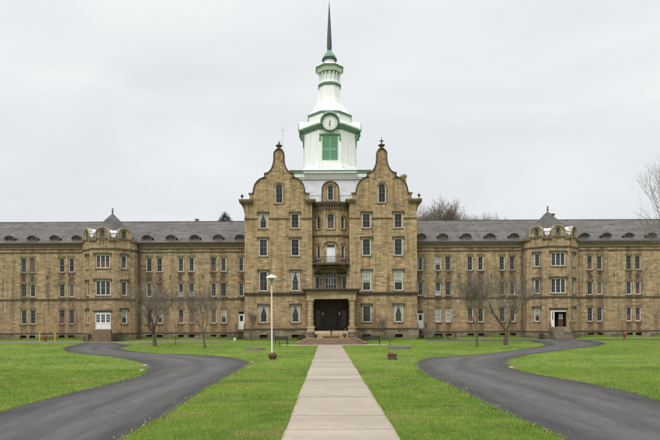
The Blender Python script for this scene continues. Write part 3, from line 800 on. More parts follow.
for s in (-1, 1):
    l = MB(); l.box(s * 1.2 - .09, s * 1.2 + .09, 80.95, 81.13, 4.0, 4.35); l.box(s * 1.2 - .02, s * 1.2 + .02, 81.1, 81.21, 4.1, 4.15)
    l.lathe([(.13, 4.35), (.02, 4.47)], s * 1.2, 81.04, 8); l.build('wall_lantern', M['lead'], main)
# upper stone steps within porch
e = MB()
for k in range(4): e.box(-2.2, 2.2, 73.7 + k * .32, 75.0, .62 + k * .29 if k else .3, .62 + (k + 1) * .29 - .003)
e.build('porch_steps', M['pale_stone'], pr)

# ------------------------------------------------------------------ CLOCK TOWER
TY = 90.0
tw = thing('clock_tower', 'white octagonal clock tower with green trim and tapering dark spire', 'clock tower', (0, TY, 20.4))
b = MB()      # flared mansard base
b.add([(-6.9, 82.3, 20.45), (6.9, 82.3, 20.45), (6.9, 97.7, 20.45), (-6.9, 97.7, 20.45), (-5.4, 84.5, 24.5), (5.4, 84.5, 24.5), (5.4, 95.5, 24.5), (-5.4, 95.5, 24.5)],
      [(0, 1, 5, 4), (1, 2, 6, 5), (2, 3, 7, 6), (3, 0, 4, 7)])
b.build('mansard', M['white_slate'], tw)
def sq(mb, h, z0, z1): mb.box(-h, h, TY - h, TY + h, z0, z1)
b = MB(); sq(b, 5.75, 24.5, 24.75); sq(b, 5.9, 24.752, 25.35)
sq(b, 6.15, 25.75, 25.88); b.box(-4.0, 4.0, 83.55, 84.05, 25.3, 25.42)
b.build('platform', M['tower_white'], tw)
b = MB(); sq(b, 6.02, 25.352, 25.748); b.build('platform_band', M['green'], tw)
AP = 1 / math.cos(R(22.5))
def oct_(mb, prof): mb.lathe([(r * AP, z) for r, z in prof], 0, TY, 8, rot=R(22.5))
b = MB(); oct_(b, [(5.75, 25.88), (4.7, 26.35), (4.45, 26.4), (4.45, 27.0), (4.2, 27.15), (4.05, 27.3), (4.05, 32.5), (4.15, 32.56)])
oct_(b, [(4.6, 33.28), (4.62, 33.52), (4.3, 33.85), (3.5, 34.25), (3.3, 34.3), (3.3, 35.35)])
oct_(b, [(3.4, 35.75), (2.95, 36.15), (2.5, 36.8), (2.1, 37.6), (1.85, 38.6), (1.7, 39.6), (1.62, 40.5)])
b.build('tower_wall', M['tower_white'], tw)
b = MB(); oct_(b, [(4.12, 32.65), (4.28, 32.75), (4.32, 32.95), (4.52, 33.02), (4.56, 33.2), (4.45, 33.28)])
for k in (0, 3, 4, 7):      # drop brackets at the octagon's outer corners
    a = R(22.5 + 45 * k); x, y = 4.25 * AP * math.cos(a), TY + 4.25 * AP * math.sin(a)
    b.lathe([(.05, 31.4), (.12, 31.5), (.16, 32.0), (.22, 32.5)], x, y, 6)
b.build('cornice', M['green'], tw)
b = MB(); oct_(b, [(3.3, 35.35), (3.45, 35.45), (3.5, 35.65), (3.3, 35.75)]); b.build('upper_cornice', M['green'], tw)
b = MB(); b.lathe([(1.7, 40.5), (1.95, 40.6), (1.98, 40.85), (1.8, 40.95)], 0, TY, 8, rot=R(22.5)); b.build('lantern_band', M['green'], tw)
b = MB(); b.lathe([(1.78, 40.95), (1.72, 41.35), (1.45, 41.42), (1.45, 42.7)], 0, TY, 16)
lt = b.build('lantern', M['tower_white'], tw)
b = MB()
for k in range(16):
    a = R(22.5 * k); x, y = 1.6 * math.cos(a), TY + 1.6 * math.sin(a)
    b.lathe([(.09, 41.4), (.09, 42.3), (.17, 42.62)], x, y, 6)
b.build('colonnette', M['tower_white'], lt)
b = MB(); b.lathe([(1.7, 42.6), (1.85, 42.68), (1.88, 42.82)], 0, TY, 8, rot=R(22.5)); b.lathe([(2.2, 43.28), (2.36, 43.36), (2.40, 43.62), (2.3, 43.66)], 0, TY, 8, rot=R(22.5)); b.build('lantern_cornice', M['green'], tw)
b = MB(); b.lathe([(1.86, 42.82), (1.95, 43.05), (2.2, 43.28)], 0, TY, 8, rot=R(22.5)); b.lathe([(2.34, 43.66), (2.2, 43.82), (1.8, 43.95)], 0, TY, 8, rot=R(22.5)); b.build('lantern_frieze', M['tower_white'], tw)
b = MB(); b.lathe([(2.2, 43.8), (1.3, 44.15), (1.0, 44.25), (.92, 44.3), (.92, 44.95)], 0, TY, 8, rot=R(22.5)); b.build('neck', M['tower_white'], tw)
b = MB(); b.lathe([(1.0, 44.9), (1.2, 45.0), (1.22, 45.2), (1.05, 45.3)], 0, TY, 16); b.build('dome_ring', M['dark_green'], tw)
b = MB(); b.lathe([(1.1, 45.3), (1.0, 45.6), (.75, 46.0), (.45, 46.4), (.38, 46.6)], 0, TY, 16); b.build('dome', M['green'], tw, smooth=False)
b = MB(); b.lathe([(.3, 46.55), (.36, 46.75), (.38, 47.0), (.40, 47.3), (.36, 48.5), (.26, 50.6), (.13, 53.0), (.02, 54.6)], 0, TY, 8, rot=.2); b.build('spire', M['dark_green'], tw)
# clock faces on the four cardinal sides
for rz in (0, R(90), R(180), R(270)):
    ox, oy = 4.05 * math.sin(rz), TY - 4.05 * math.cos(rz); fr = frame(ox, oy, rz); fz = 33.45
    b = MB(); n = 36
    ring = [(1.12 * math.cos(2 * math.pi * i / n), fz + 1.12 * math.sin(2 * math.pi * i / n)) for i in range(n)]
    b.plate(fr, ring, thick=1.2, d0=-.56); cf = b.build('clock_face', M['tower_white'], tw)
    # hood: full drum over the top, thin rim below
    b = MB(); b.ribbon(fr, [(1.14 * math.cos(R(a)), fz + 1.14 * math.sin(R(a))) for a in range(0, 360, 10)][::-1], .14, -.66, .3, closed=True)
    b.ribbon(fr, [(-1.28 * math.cos(R(a)), fz + 1.28 * math.sin(R(a))) for a in range(-15, 196, 9)], .20, -.95, .4)
    b.build('clock_ring', M['green'], cf)
    b = MB(); b.ribbon(fr, [(-1.485 * math.cos(R(a)), fz + 1.485 * math.sin(R(a))) for a in range(-6, 187, 9)], .10, -.82, 1.0)
    b.build('clock_hood', M['tower_white'], cf)
    b = MB()
    for i in range(12):
        a = math.pi * i / 6; r0, r1 = .84, 1.0; cx_, cz_ = math.sin(a), math.cos(a); px_, pz_ = cz_, -cx_
        w = .04
        vs = [(cx_ * r0 + px_ * w, cz_ * r0 + pz_ * w), (cx_ * r1 + px_ * w, cz_ * r1 + pz_ * w), (cx_ * r1 - px_ * w, cz_ * r1 - pz_ * w), (cx_ * r0 - px_ * w, cz_ * r0 - pz_ * w)]
        b.add([fr(u, -.575, fz + z) for u, z in vs], [(0, 1, 2, 3)])
    b.build('hour_marks', M['black'], cf)
    for (ang, ln, w, nm, dd_) in ((180, .86, .05, 'minute_hand', -.61), (195, .6, .075, 'hour_hand', -.59)):
        b = MB(); a = R(ang); cx_, cz_ = math.sin(a), math.cos(a); px_, pz_ = cz_, -cx_; t0 = -.24
        vs = [(cx_ * t0 + px_ * w, cz_ * t0 + pz_ * w), (cx_ * ln + px_ * w * .4, cz_ * ln + pz_ * w * .4), (cx_ * ln - px_ * w * .4, cz_ * ln - pz_ * w * .4), (cx_ * t0 - px_ * w, cz_ * t0 - pz_ * w)]
        b.add([fr(u, dd_, fz + z) for u, z in vs] + [fr(u, dd_ + .012, fz + z) for u, z in vs], [(0, 1, 2, 3), (4, 7, 6, 5), (0, 4, 5, 1), (1, 5, 6, 2), (2, 6, 7, 3), (3, 7, 4, 0)])
        b.build(nm, M['black'], cf)
    # louvred shutters
    b = MB()
    for s in (-1, 1):
        x0, x1 = sorted((s * .03, s * 1.2))
        for (u0, u1) in ((x0, x0 + .12), (x1 - .12, x1)): b.box(u0, u1, -.08, .02, 27.9, 31.55, fr=fr)
        for z in (27.9, 29.6, 31.4): b.box(x0 + .12, x1 - .12, -.078, .02, z, z + .15, fr=fr)
        for k in range(26):
            z = 28.08 + k * .131
            if 29.5 < z < 29.75: continue
            u0, u1 = x0 + .12, x1 - .12
            b.add([fr(u0, -.07, z), fr(u1, -.07, z), fr(u1, .0, z + .1), fr(u0, .0, z + .1)], [(0, 1, 2, 3)])
    lv = b.build('louvre', M['green_light'], tw)
    b = MB(); b.box(-1.65, 1.65, -.22, .02, 31.7, 31.9, fr=fr); b.box(-1.36, 1.36, -.12, .02, 31.56, 31.698, fr=fr)
    for s in (-1, 1):
        b.box(*sorted((s * 1.45, s * 1.65)), -.18, .02, 31.1, 31.698, fr=fr); b.box(*sorted((s * 1.38, s * 1.72)), -.2, .02, 30.95, 31.098, fr=fr)
    b.build('lintel', M['green'], lv)
a_ = MB(); a_.tube([(-7.1, 84.2, 22.0), (-7.1, 84.2, 32.2)], [.06, .035], 6); a_.box(-7.35, -6.85, 84.16, 84.24, 31.75, 31.8); a_.box(-7.13, -7.07, 84.0, 84.4, 31.95, 32.0); a_.sphere((-7.1, 84.2, 32.3), .09, 8, 5)
a_.solo('lightning_rod', M['pole'], 'thin pale rod rising from the roof behind the left gable', 'lightning rod', (-7.1, 84.2, 22.0))

# ------------------------------------------------------------------ WINGS
WY = 84.0
fW = frame(0, WY)
rng = random.Random(11)
PAIRS = [(16.1, 17.6), (20.9, 22.5), (25.7, 27.25), (38.9, 40.35), (44.75, 46.1), (51.0, 52.4)]
WROWS = [(2.9, 2.1, .84), (6.92, 1.98, .84), (10.65, 2.1, .84)]
def bare(s):
    lab = ('long stone wing left of the central block with rusty red gutter and low dormers' if s < 0 else
           'long stone wing right of the central block with grey gutter and pale low dormers')
    wg = thing('building_wing', lab, 'building', (s * 35, WY, .6), 'wings either side of the central block')
    a, b_ = sorted((s * 12.3, s * 60))
    mb = MB(); hs = []
    xs = [x for p in PAIRS for x in p]
    for (z, h, w) in WROWS:
        for x in xs: hs.append(hole(s * x, z, w, h))
    for (z, h, w) in WROWS[1:]: hs.append(hole(s * 13.45, z, .8, h))
    hs.append(hole(s * 13.45, 1.95, 1.0, 2.75))
    mb.plate(fW, [(a, 1.45), (b_, 1.45), (b_, 14.9), (a, 14.9)], hs, thick=.4, reveal=.28)
    x = s * 60; mb.add([(x, 84.4, 0), (x, 99, 0), (x, 99, 14.9), (x, 91.5, 19.4), (x, 84.4, 14.9)], [(0, 1, 2, 3, 4)])
    mb.add([(a, 99, 0), (b_, 99, 0), (b_, 99, 14.9), (a, 99, 14.9)], [(0, 1, 2, 3)])
    mb.build('wall', M['wing_stone'], wg)
    # basement course with vents
    mb = MB(); hs = [hole(s * x, .78, .9, .42) for x in xs]
    mb.plate(frame(0, WY - .15), [(a, -.2), (b_, -.2), (b_, 1.4), (a, 1.4)], hs, thick=.2, reveal=.35); mb.each('plinth', M['base_stone'], wg)
    mb = MB()
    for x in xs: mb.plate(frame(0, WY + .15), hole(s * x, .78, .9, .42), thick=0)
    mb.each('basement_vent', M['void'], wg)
    mb = MB(); mb.box(a, b_, WY - .22, WY + .05, 1.4, 1.55)
    mb.box(a, b_, WY - .12, WY - .001, 6.42, 6.64); mb.box(a, b_, WY - .08, WY - .002, 13.5, 13.66)
    mb.each('string_course', M['trim_dark'], wg)
    mb = MB(); mb.box(a, b_, WY - .18, WY - .003, 14.1, 14.5); mb.box(a, b_, WY - .32, WY + .3, 14.502, 14.86)
    mb.each('cornice', M['trim'], wg)
    mb = MB(); mb.box(a, b_, WY - .52, WY - .25, 14.862, 15.02); mb.box(a, b_, WY - .44, WY - .33, 14.72, 14.86)
    mb.build('gutter', M['gutter' if s < 0 else 'gutter_grey'], wg)
    mb = MB(); mb.add([(a, 83.5, 14.95), (b_, 83.5, 14.95), (b_, 91.5, 19.5), (a, 91.5, 19.5), (b_, 99.5, 14.95), (a, 99.5, 14.95)], [(0, 1, 2, 3), (3, 2, 4, 5)])
    mb.box(a, b_, 91.4, 91.6, 19.45, 19.56); mb.build('roof', M['slate'], wg)
    # windows
    fl = ['glass'] * 7 + ['half', 'board', 'pink', 'lowhalf']
    for ri, (z, h, w) in enumerate(WROWS):
        for x in xs:
            k = rng.choice(fl)
            if ri == 0 and s > 0 and x in (16.1, 17.6): k = 'full'
            place(kit_window(w, h, fill=k, style='plain', fw=rng.choice((.08, .10)), hood='trim', fmat=rng.choice(('frame', 'frame', 'old_frame'))), wg, s * x, z, fW)
    for (z, h, w) in WROWS[1:]: place(kit_window(.8, h, style='plain', fw=.10, hood='trim'), wg, s * 13.45, z, fW)
    place(door_kit('d', 1.0, 2.75, 'white'), wg, s * 13.45, 1.95, fW)
    # eyebrow dormers
    K = []
    m1 = MB(); n = 10
    arc = [(-1.0 * math.cos(math.pi * i / n), .42 + .52 * math.sin(math.pi * i / n)) for i in range(n + 1)]
    hood = [(-1.25, .30)] + arc + [(1.25, .30)]
    m1.ribbon(W, hood, .09, -.22, 1.9); K.append(('dormer', m1.mesh('dormer', M['slate'])))
    m1 = MB(); m1.plate(W, [(-.98, -.05), (.98, -.05)] + arc[::-1], [[(-.8 + .55 * i, .1), (-.8 + .55 * i + .48, .1), (-.8 + .55 * i + .48, .62 + (.14 if i == 1 else 0)), (-.8 + .55 * i, .62 + (.14 if i == 1 else 0))] for i in range(3)], thick=.1)
    K.append(('dormer_front', m1.mesh('dormer_front', M['sash' if s < 0 else 'old_wood'])))
    m1 = MB(); m1.plate(W, [(-.95, 0), (.95, 0), (.9, .8), (-.9, .8)], thick=0, d0=.06); K.append(('pane', m1.mesh('pane', M['glass'])))
    for x in (13.6, 16.9, 20.4, 24.0, 27.6, 38.2, 41.5, 44.9, 48.3, 51.8): place(K, wg, s * x, 15.45, frame(0, 84.35)).scale = (.68, 1, .76)
    # downpipes
    for x in ((28.55, 36.75)):
        mb = MB(); mb.tube([(s * x, WY - .28, .7), (s * x, WY - .28, 14.3), (s * x, WY - .42, 14.75)], [.11] * 3, 8)
        for z in (3, 6.1, 9.5, 12.6): mb.box(s * x - .17, s * x + .17, WY - .36, WY - .0, z, z + .1)
        mb.build('downpipe', M['gutter_grey'], wg)
    # iron wall ties and chimney
    mb = MB()
    for x, z in ((33, 0),) : pass
    for x in (19.2, 24.1, 42.5):
        for z in (9.6,): mb.box(s * x - .05, s * x + .05, WY - .06, WY - .001, z, z + .55)
    mb.each('wall_tie', M['iron'], wg)
    return wg
wl = bare(-1); wr = bare(1)
c = MB(); c.box(-22.9, -22.4, 95, 95.6, 16, 20.5); c.box(-22.98, -22.32, 94.9, 95.7, 20.502, 20.6); c.build('chimney', M['stone'], wl)
c = MB(); c.box(34.4, 35.6, 89.0, 90.2, 17.0, 19.9); c.box(34.3, 35.7, 88.9, 90.3, 19.902, 20.05); c.build('chimney', M['trim_dark'], wr)

# ------------------------------------------------------------------ OCTAGONAL BAY TOWERS
BYC, BA = 83.8, 3.8
def bay_tower(s):
    lab = ('octagonal stone bay tower on the left wing with white glazed door' if s < 0 else 'octagonal stone bay tower on the right wing with dark open doorway')
    cx = s * 32.6 + (-.1 if s > 0 else 0)
    t = thing('bay_tower', lab, 'tower', (cx, BYC - BA, gz(80)), 'octagonal bay towers on the wings')
    side = BA * math.tan(R(22.5)) * 2
    walls = MB(); pl = MB(); trim = MB(); cor = MB(); g2 = MB(); mtl = MB()
    rzs = [-R(90), -R(45), 0, R(45), R(90)]
    for i, rz in enumerate(rzs):
        ox, oy = cx + BA * math.sin(rz), BYC - BA * math.cos(rz); fr = frame(ox, oy, rz)
        hs = []
        h2 = side / 2
        if i == 2:
            hs = [hole(0, 10.85, 2.05, 1.95), hole(0, 6.95, 2.15, 2.15)]
            hs.append(hole(0, 2.15, 2.2, 2.45))
        elif i in (1, 3):
            hs = [hole(0, z, .85, h) for z, h in ((2.9, 2.0), (6.95, 2.1), (10.85, 1.95))]
        gab = i in (1, 2, 3)
        if gab:
            arc = [(.9 * math.cos(R(a)), 15.72 + .9 * math.sin(R(a))) for a in range(0, 181, 12)]
            top = [(h2, 15.0), (.9, 15.0)] + arc + [(-.9, 15.0), (-h2, 15.0)]
            hs.append(hole(0, 15.0 if i == 2 else 15.05, .7, 1.35, .35))
        else: top = [(h2, 15.0), (-h2, 15.0)]
        walls.plate(fr, [(-h2, 1.45), (h2, 1.45)] + top, hs, thick=.4 if gab else 0, reveal=.28)
        pl.plate(frame(ox + .15 * math.sin(rz), oy - .15 * math.cos(rz), rz), [(-h2 - .06, -.2), (h2 + .06, -.2), (h2 + .06, 1.4), (-h2 - .06, 1.4)], thick=0)
        for z, hh, d in ((1.4, .15, .22), (6.3, .26, .13), (13.55, .17, .12)):
            e_ = d * math.tan(R(22.5)); trim.box(-h2 - e_, h2 + e_, -d, -.002, z, z + hh, fr=fr)
        e_ = .25 * math.tan(R(22.5))
        if gab:
            for q in (-1, 1): cor.box(*sorted((q * .85, q * (h2 + e_))), -.25, .3, 14.75, 15.05, fr=fr)
            rim = MB(); rim.ribbon(fr, [(-.9, 14.9), (-.9, 15.4)] + [(-.9 * math.cos(R(a)), 15.72 + .9 * math.sin(R(a))) for a in range(0, 181, 12)] + [(.9, 15.4), (.9, 14.9)], .16, -.16, .42); rim.build('gablet_coping', M['pale_trim'], t)
            for q in (-1, 1):
                cor.tube([fr(q * 1.2, -.2, 15.25), fr(q * 1.2, .4, 15.25)], [.22, .22], 12)
            # barrel roof of the gablet running back to the pyramid
            L = [(-.98 * math.cos(R(a)), 15.72 + .98 * math.sin(R(a))) for a in range(0, 181, 15)]
            L = [(-.98, 15.0)] + L + [(.98, 15.0)]
            tgt = mtl if ((i == 1 and s < 0) or (i == 3 and s > 0) or i==2) else g2
            vs = [fr(u, .42, z) for u, z in L] + [fr(u * .9, 2.4, z - .02) for u, z in L]; n = len(L)
            tgt.add(vs, [(k, k + 1, n + k + 1, n + k) for k in range(n - 1)])
        else: cor.box(-h2 - e_, h2 + e_, -.25, .3, 14.75, 15.05, fr=fr)
        if i in (1, 2):     # sheet-metal boxes in the valleys between gablets
            vx, vy = cx + (BA * AP) * math.sin(rz + R(22.5)), BYC - (BA * AP) * math.cos(rz + R(22.5)); vf = frame(vx, vy, rz + R(22.5))
            mtl.box(-.36, .36, .06, 1.5, 15.06, 15.85, fr=vf); mtl.add([vf(-.44, -.02, 15.852), vf(.44, -.02, 15.852), vf(.44, 1.9, 16.6), vf(-.44, 1.9, 16.6), vf(-.44, -.02, 15.92), vf(.44, -.02, 15.92), vf(.44, 1.9, 16.67), vf(-.44, 1.9, 16.67)], [(0, 3, 2, 1), (4, 5, 6, 7), (0, 1, 5, 4), (1, 2, 6, 5), (3, 0, 4, 7)])
        if i == 2:
            place(kit_window(2.05, 1.95, mull=2, fill='pink' if s < 0 else 'glass'), t, 0, 10.85, fr, rz)
            place(kit_window(2.15, 2.15, mull=2), t, 0, 6.95, fr, rz)
            place(kit_window(.7, 1.35, .35, style='none', fill='pink', fmat='sash'), t, 0, 15.0, fr, rz)
        elif i in (1, 3):
            for z, h in ((2.9, 2.0), (6.95, 2.1), (10.85, 1.95)):
                place(kit_window(.85, h, fill='pink' if (z > 10 and s < 0) else ('half' if z < 3 else 'glass')), t, 0, z, fr, rz)
            place(kit_window(.7, 1.35, .35, style='none', fmat='sash'), t, 0, 15.05, fr, rz)
    walls.build('wall', M['wing_stone'], t); pl.build('plinth', M['base_stone'], t); trim.each('string_course', M['trim_dark'], t); cor.each('cornice', M['trim'], t)
    mtl.each('metal_roof', M['lead'], t); g2.each('gablet_roof', M['slate'], t)
    r = MB(); r.lathe([(x * AP, z) for x, z in ((3.95, 15.05), (3.1, 15.9), (2.3, 16.9), (1.4, 17.95), (.6, 18.8), (.08, 19.35))], cx, BYC, 8, rot=R(22.5)); r.build('roof', M['slate'], t)
    r = MB(); r.lathe([(.25, 19.0), (.12, 19.25), (.06, 19.5), (.2, 19.62), (.06, 19.75), (.04, 20.0), (.13, 20.1), (.02, 20.25)], cx, BYC, 8); r.box(cx - .17, cx + .17, BYC - .03, BYC + .03, 19.85, 19.92); r.build('finial', M['iron'], t)
    fr = frame(cx, BYC - BA); z0 = 2.15
    if s < 0:   # white entrance: panelled base, three glazed leaves
        d = MB(); d.box(-1.08, 1.08, .1, .16, z0, z0 + 2.4, fr=fr); dr = d.build('door', M['white'], t)
        for x in (-.72, 0, .72):
            g = MB()
            for (qx) in (-.13, .13):
                for k in range(3): g.box(x + qx - .105, x + qx + .105, .08, .1, z0 + .98 + k * .38, z0 + 1.30 + k * .38, fr=fr)
            g.build('pane', M['glass'], dr)
        g = MB()
        for x in (-1.06, -.36, .36, 1.06): g.box(x - .05, x + .05, .05, .099, z0, z0 + 2.35, fr=fr)
        g.box(-1.0, 1.0, .052, .098, z0 + 2.2, z0 + 2.34, fr=fr); g.box(-1.0, 1.0, .052, .098, z0 + .78, z0 + .9, fr=fr)
        g.build('door_frame', M['white'], dr)
        l = MB(); l.box(-1.35, 1.35, -.14, .03, z0 + 2.5, z0 + 2.72, fr=fr); l.build('lintel', M['trim_dark'], dr)
        t3 = MB()
        for k in range(4): t3.box(-1.3, 1.3, -1.7 + .35 * k, -.15, .3 if k == 0 else .3 + .42 * k, .3 + .42 * (k + 1) - .003, fr=fr)
        for q in (-1, 1): t3.box(*sorted((q * 1.35, q * 1.8)), -1.8, -.18, .2, 1.5, fr=fr)
        t3.build('steps', M['trim'], t)
    else:
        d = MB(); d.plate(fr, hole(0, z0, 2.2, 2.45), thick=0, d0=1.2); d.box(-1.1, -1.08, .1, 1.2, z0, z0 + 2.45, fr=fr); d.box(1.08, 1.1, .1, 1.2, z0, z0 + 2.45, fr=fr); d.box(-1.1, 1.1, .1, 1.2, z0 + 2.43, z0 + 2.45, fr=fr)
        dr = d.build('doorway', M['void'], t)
        g = MB(); g.box(-1.1, -.9, .04, .16, z0, z0 + 2.4, fr=fr); g.box(-.9, 1.1, .04, .16, z0 + 2.15, z0 + 2.4, fr=fr); g.box(-.75, -.58, .045, .155, z0, z0 + 2.15, fr=fr); g.box(-.9, -.75, .07, .12, z0, z0 + 1.0, fr=fr)
        g.build('door_frame', M['white'], dr)
        g = MB(); g.box(.15, .85, .5, .54, z0, z0 + 2.0, fr=fr); g.build('open_door', M['brown_wood'], dr)
        g = MB()
        for qx in (.28, .58):
            for k in range(2): g.box(qx, qx + .2, .48, .499, z0 + 1.1 + k * .4, z0 + 1.42 + k * .4, fr=fr)
        g.build('pane', M['curtain'], dr)
        l = MB(); l.box(-1.35, 1.35, -.14, .03, z0 + 2.5, z0 + 2.72, fr=fr); l.build('lintel', M['trim_dark'], dr)
        t3 = MB()
        for k in range(5): t3.box(-1.4, 1.4, -2.0 + .35 * k, -.15, .3 if k == 0 else .3 + .34 * k, .3 + .34 * (k + 1) - .003, fr=fr)
        st_ = t3.build('steps', M['base_stone'], t)
        for q in (-1.45, 1.45):
            t4 = MB()
            t4.tube([fr(q, -2.0, .5), fr(q, -2.0, 1.5)], [.03, .03], 6); t4.tube([fr(q, -.4, 1.9), fr(q, -.4, 3.0)], [.03, .03], 6)
            t4.tube([fr(q, -2.0, 1.5), fr(q, -.4, 3.0)], [.03, .03], 6)
            for k in range(5):
                f_ = (k + 1) / 6; t4.tube([fr(q, -2.0 + 1.6 * f_, .6 + 1.2 * f_), fr(q, -2.0 + 1.6 * f_, 1.5 + 1.5 * f_)], [.015, .015], 5)
            t4.build('handrail', M['iron'], st_)
    return t
bay_tower(-1); bay_tower(1)

# ------------------------------------------------------------------ ENTRANCE STEPS
st = MB()
lev = [(4.55, 70.0, 0.0, .32), (4.15, 70.45, .32, .50), (3.75, 70.9, .50, .68), (3.35, 71.35, .68, .87)]
for (hw, y0, z0, z1) in lev:
    ch_ = 1.3
    o = [(-hw, 75), (-hw, y0 + ch_), (-hw + ch_ * .75, y0), (hw - ch_ * .75, y0), (hw, y0 + ch_), (hw, 75)]
    vs = [(x, y, -.15) for x, y in o] + [(x, y, z1) for x, y in o]; n = len(o)
    st.add(vs, [(i, (i + 1) % n, n + (i + 1) % n, n + i) for i in range(n - 1)] + [tuple(range(n, 2 * n))])
brick = st.solo('brick_steps', M['brick'], 'flared red brick steps leading up to the front porch', 'steps', (0, 72.5, .05))
tr = MB()
for (hw, y0, z0, z1) in lev:
    ch_ = 1.3; hw += .04; y0 -= .04
    o = [(-hw, 74.9), (-hw, y0 + ch_), (-hw + ch_ * .75, y0), (hw - ch_ * .75, y0), (hw, y0 + ch_), (hw, 74.9)]
    inn = [(x * (1 - .42 / hw), y + (.42 if i in (1, 2, 3, 4) else 0)) for i, (x, y) in enumerate(o)]
    n = 6
    vs = [(x, y, z1 + .002) for x, y in o] + [(x, y, z1 + .052) for x, y in o] + [(x, y, z1 + .052) for x, y in inn]
    tr.add(vs, [(i, i + 1, n + i + 1, n + i) for i in range(5)] + [(n + i, n + i + 1, 2 * n + i + 1, 2 * n + i) for i in range(5)])
tr.build('tread', M['pale_stone'], brick)

# ------------------------------------------------------------------ GROUND, DRIVES, PATH
ys = [-300, -60, -10, 0, 10, 20, 30, 40, 50, 60, 66, 70, 75, 80, 84, 110, 200, 600, 2500]
xs_ = [-2500, -400, -120, -60, -30, 0, 30, 60, 120, 400, 2500]
g = MB(); vs = [(x, y, gz(y)) for y in ys for x in xs_]; nx = len(xs_)
g.add(vs, [(j * nx + i, j * nx + i + 1, (j + 1) * nx + i + 1, (j + 1) * nx + i) for j in range(len(ys) - 1) for i in range(nx - 1)])
g.solo('lawn', M['grass'], None, None, kind='structure')

def smooth_loop(pts, n=5, closed=True):
    out = []; L = len(pts)
    for i in range(L):
        p0, p1, p2, p3 = [Vector(pts[(i + k) % L]) for k in (-1, 0, 1, 2)]
        for j in range(n):
            t = j / n
            out.append(tuple(.5 * ((2 * p1) + (-p0 + p2) * t + (2 * p0 - 5 * p1 + 4 * p2 - p3) * t * t + (-p0 + 3 * p1 - 3 * p2 + p3) * t ** 3)))
    return out
def densify(pts, step=.35, jit=.05, seed=1):
    r = random.Random(seed); out = []; n = len(pts)
    for i in range(n):
        a, b_ = Vector(pts[i]), Vector(pts[(i + 1) % n]); L = (b_ - a).length; k = max(1, min(60, int(L / step)))
        for j in range(k):
            p = a + (b_ - a) * (j / k); out.append((p.x + r.uniform(-jit, jit), p.y + r.uniform(-jit, jit)))
    return out
def sheet(name, poly, mat, dz):
    bm = bmesh.new(); flat = [Vector((x, y, 0)) for x, y in poly]
    vs = [bm.verts.new(p) for p in flat]
    for t in tessellate_polygon([flat]):
        try: bm.faces.new([vs[i] for i in t])
        except ValueError: pass
    for yy in (66, 80, 84): bmesh.ops.bisect_plane(bm, geom=bm.verts[:] + bm.edges[:] + bm.faces[:], plane_co=(0, yy, 0), plane_no=(0, 1, 0))
    for v_ in bm.verts: v_.co.z = gz(v_.co.y) + dz
    bmesh.ops.recalc_face_normals(bm, faces=bm.faces[:])
    for f_ in bm.faces:
        if f_.normal.z < 0: f_.normal_flip()
    me = bpy.data.meshes.new(name); bm.to_mesh(me); bm.free(); me.materials.append(mat)
    o = bpy.data.objects.new(name, me); COL.objects.link(o); o['kind'] = 'structure'; return o
def spline(px, n=5):
    w = [ground_xy(*p) for p in px]; out = []
    for i in range(len(w) - 1):
        p0, p1, p2, p3 = [Vector(w[max(0, min(len(w) - 1, i + k))]) for k in (-1, 0, 1, 2)]
        for j in range(n):
            t = j / n; out.append(tuple(.5 * ((2 * p1) + (-p0 + p2) * t + (2 * p0 - 5 * p1 + 4 * p2 - p3) * t * t + (-p0 + 3 * p1 - 3 * p2 + p3) * t ** 3)))
    out.append(w[-1]); return out
# left drive: spit edge (lawn beside the path) then island edge
LE = spline([(40, 500), (90, 458), (140, 428.5), (165, 415), (205, 389), (232, 374), (246, 366.5), (250, 363.5), (246, 361), (236, 358), (215, 355.5), (190, 354.2), (165, 353.2), (143, 351.6), (128, 349.8), (121, 348), (124, 346.3), (133, 344.6)])
LI = spline([(62, 346.5), (66, 350.6), (80, 352.8), (105, 355.3), (130, 359.6), (143, 363.5), (147.5, 367.5), (140, 374.5), (112, 382.5), (75, 390.5), (37, 400), (0, 410.5), (-60, 430), (-150, 470)])
left_drive = densify(LE + [(-30 * 1.0, 76.2)] + [(LI[0][0] - 1, 76.2)] + LI + [(-14, 4), (-6, 4)], .4, .035, 3)
RE = spline([(625, 480), (562, 440), (515, 418.5), (485, 404.8), (468, 396), (450, 386.5), (430, 377.5), (418, 370), (415, 365), (422, 360), (437, 358), (465, 356.2), (495, 353.7), (520, 350.6), (537, 348), (545, 345.8), (538, 343.9)])
RI = spline([(604, 344.0), (603, 346.6), (577, 350), (545, 354), (520, 358), (509, 362.5), (508, 366), (515, 370.2), (537, 375.6), (577, 382.5), (615, 390.5), (660, 402), (720, 419), (820, 450)])
right_drive = densify(RE + [(RE[-1][0], 76.2), (RI[0][0], 76.2)] + RI + [(13, 4), (6, 4)], .4, .035, 4)
def resample(L, n):
    P = [Vector(p) for p in L]; d = [0.0]
    for a, b_ in zip(P, P[1:]): d.append(d[-1] + (b_ - a).length)
    out = []
    for i in range(n):
        t_ = d[-1] * i / (n - 1); k = max(j for j in range(len(d)) if d[j] <= t_ + 1e-9); k = min(k, len(P) - 2)
        out.append(P[k].lerp(P[k + 1], (t_ - d[k]) / max(1e-9, d[k + 1] - d[k])))
    return out
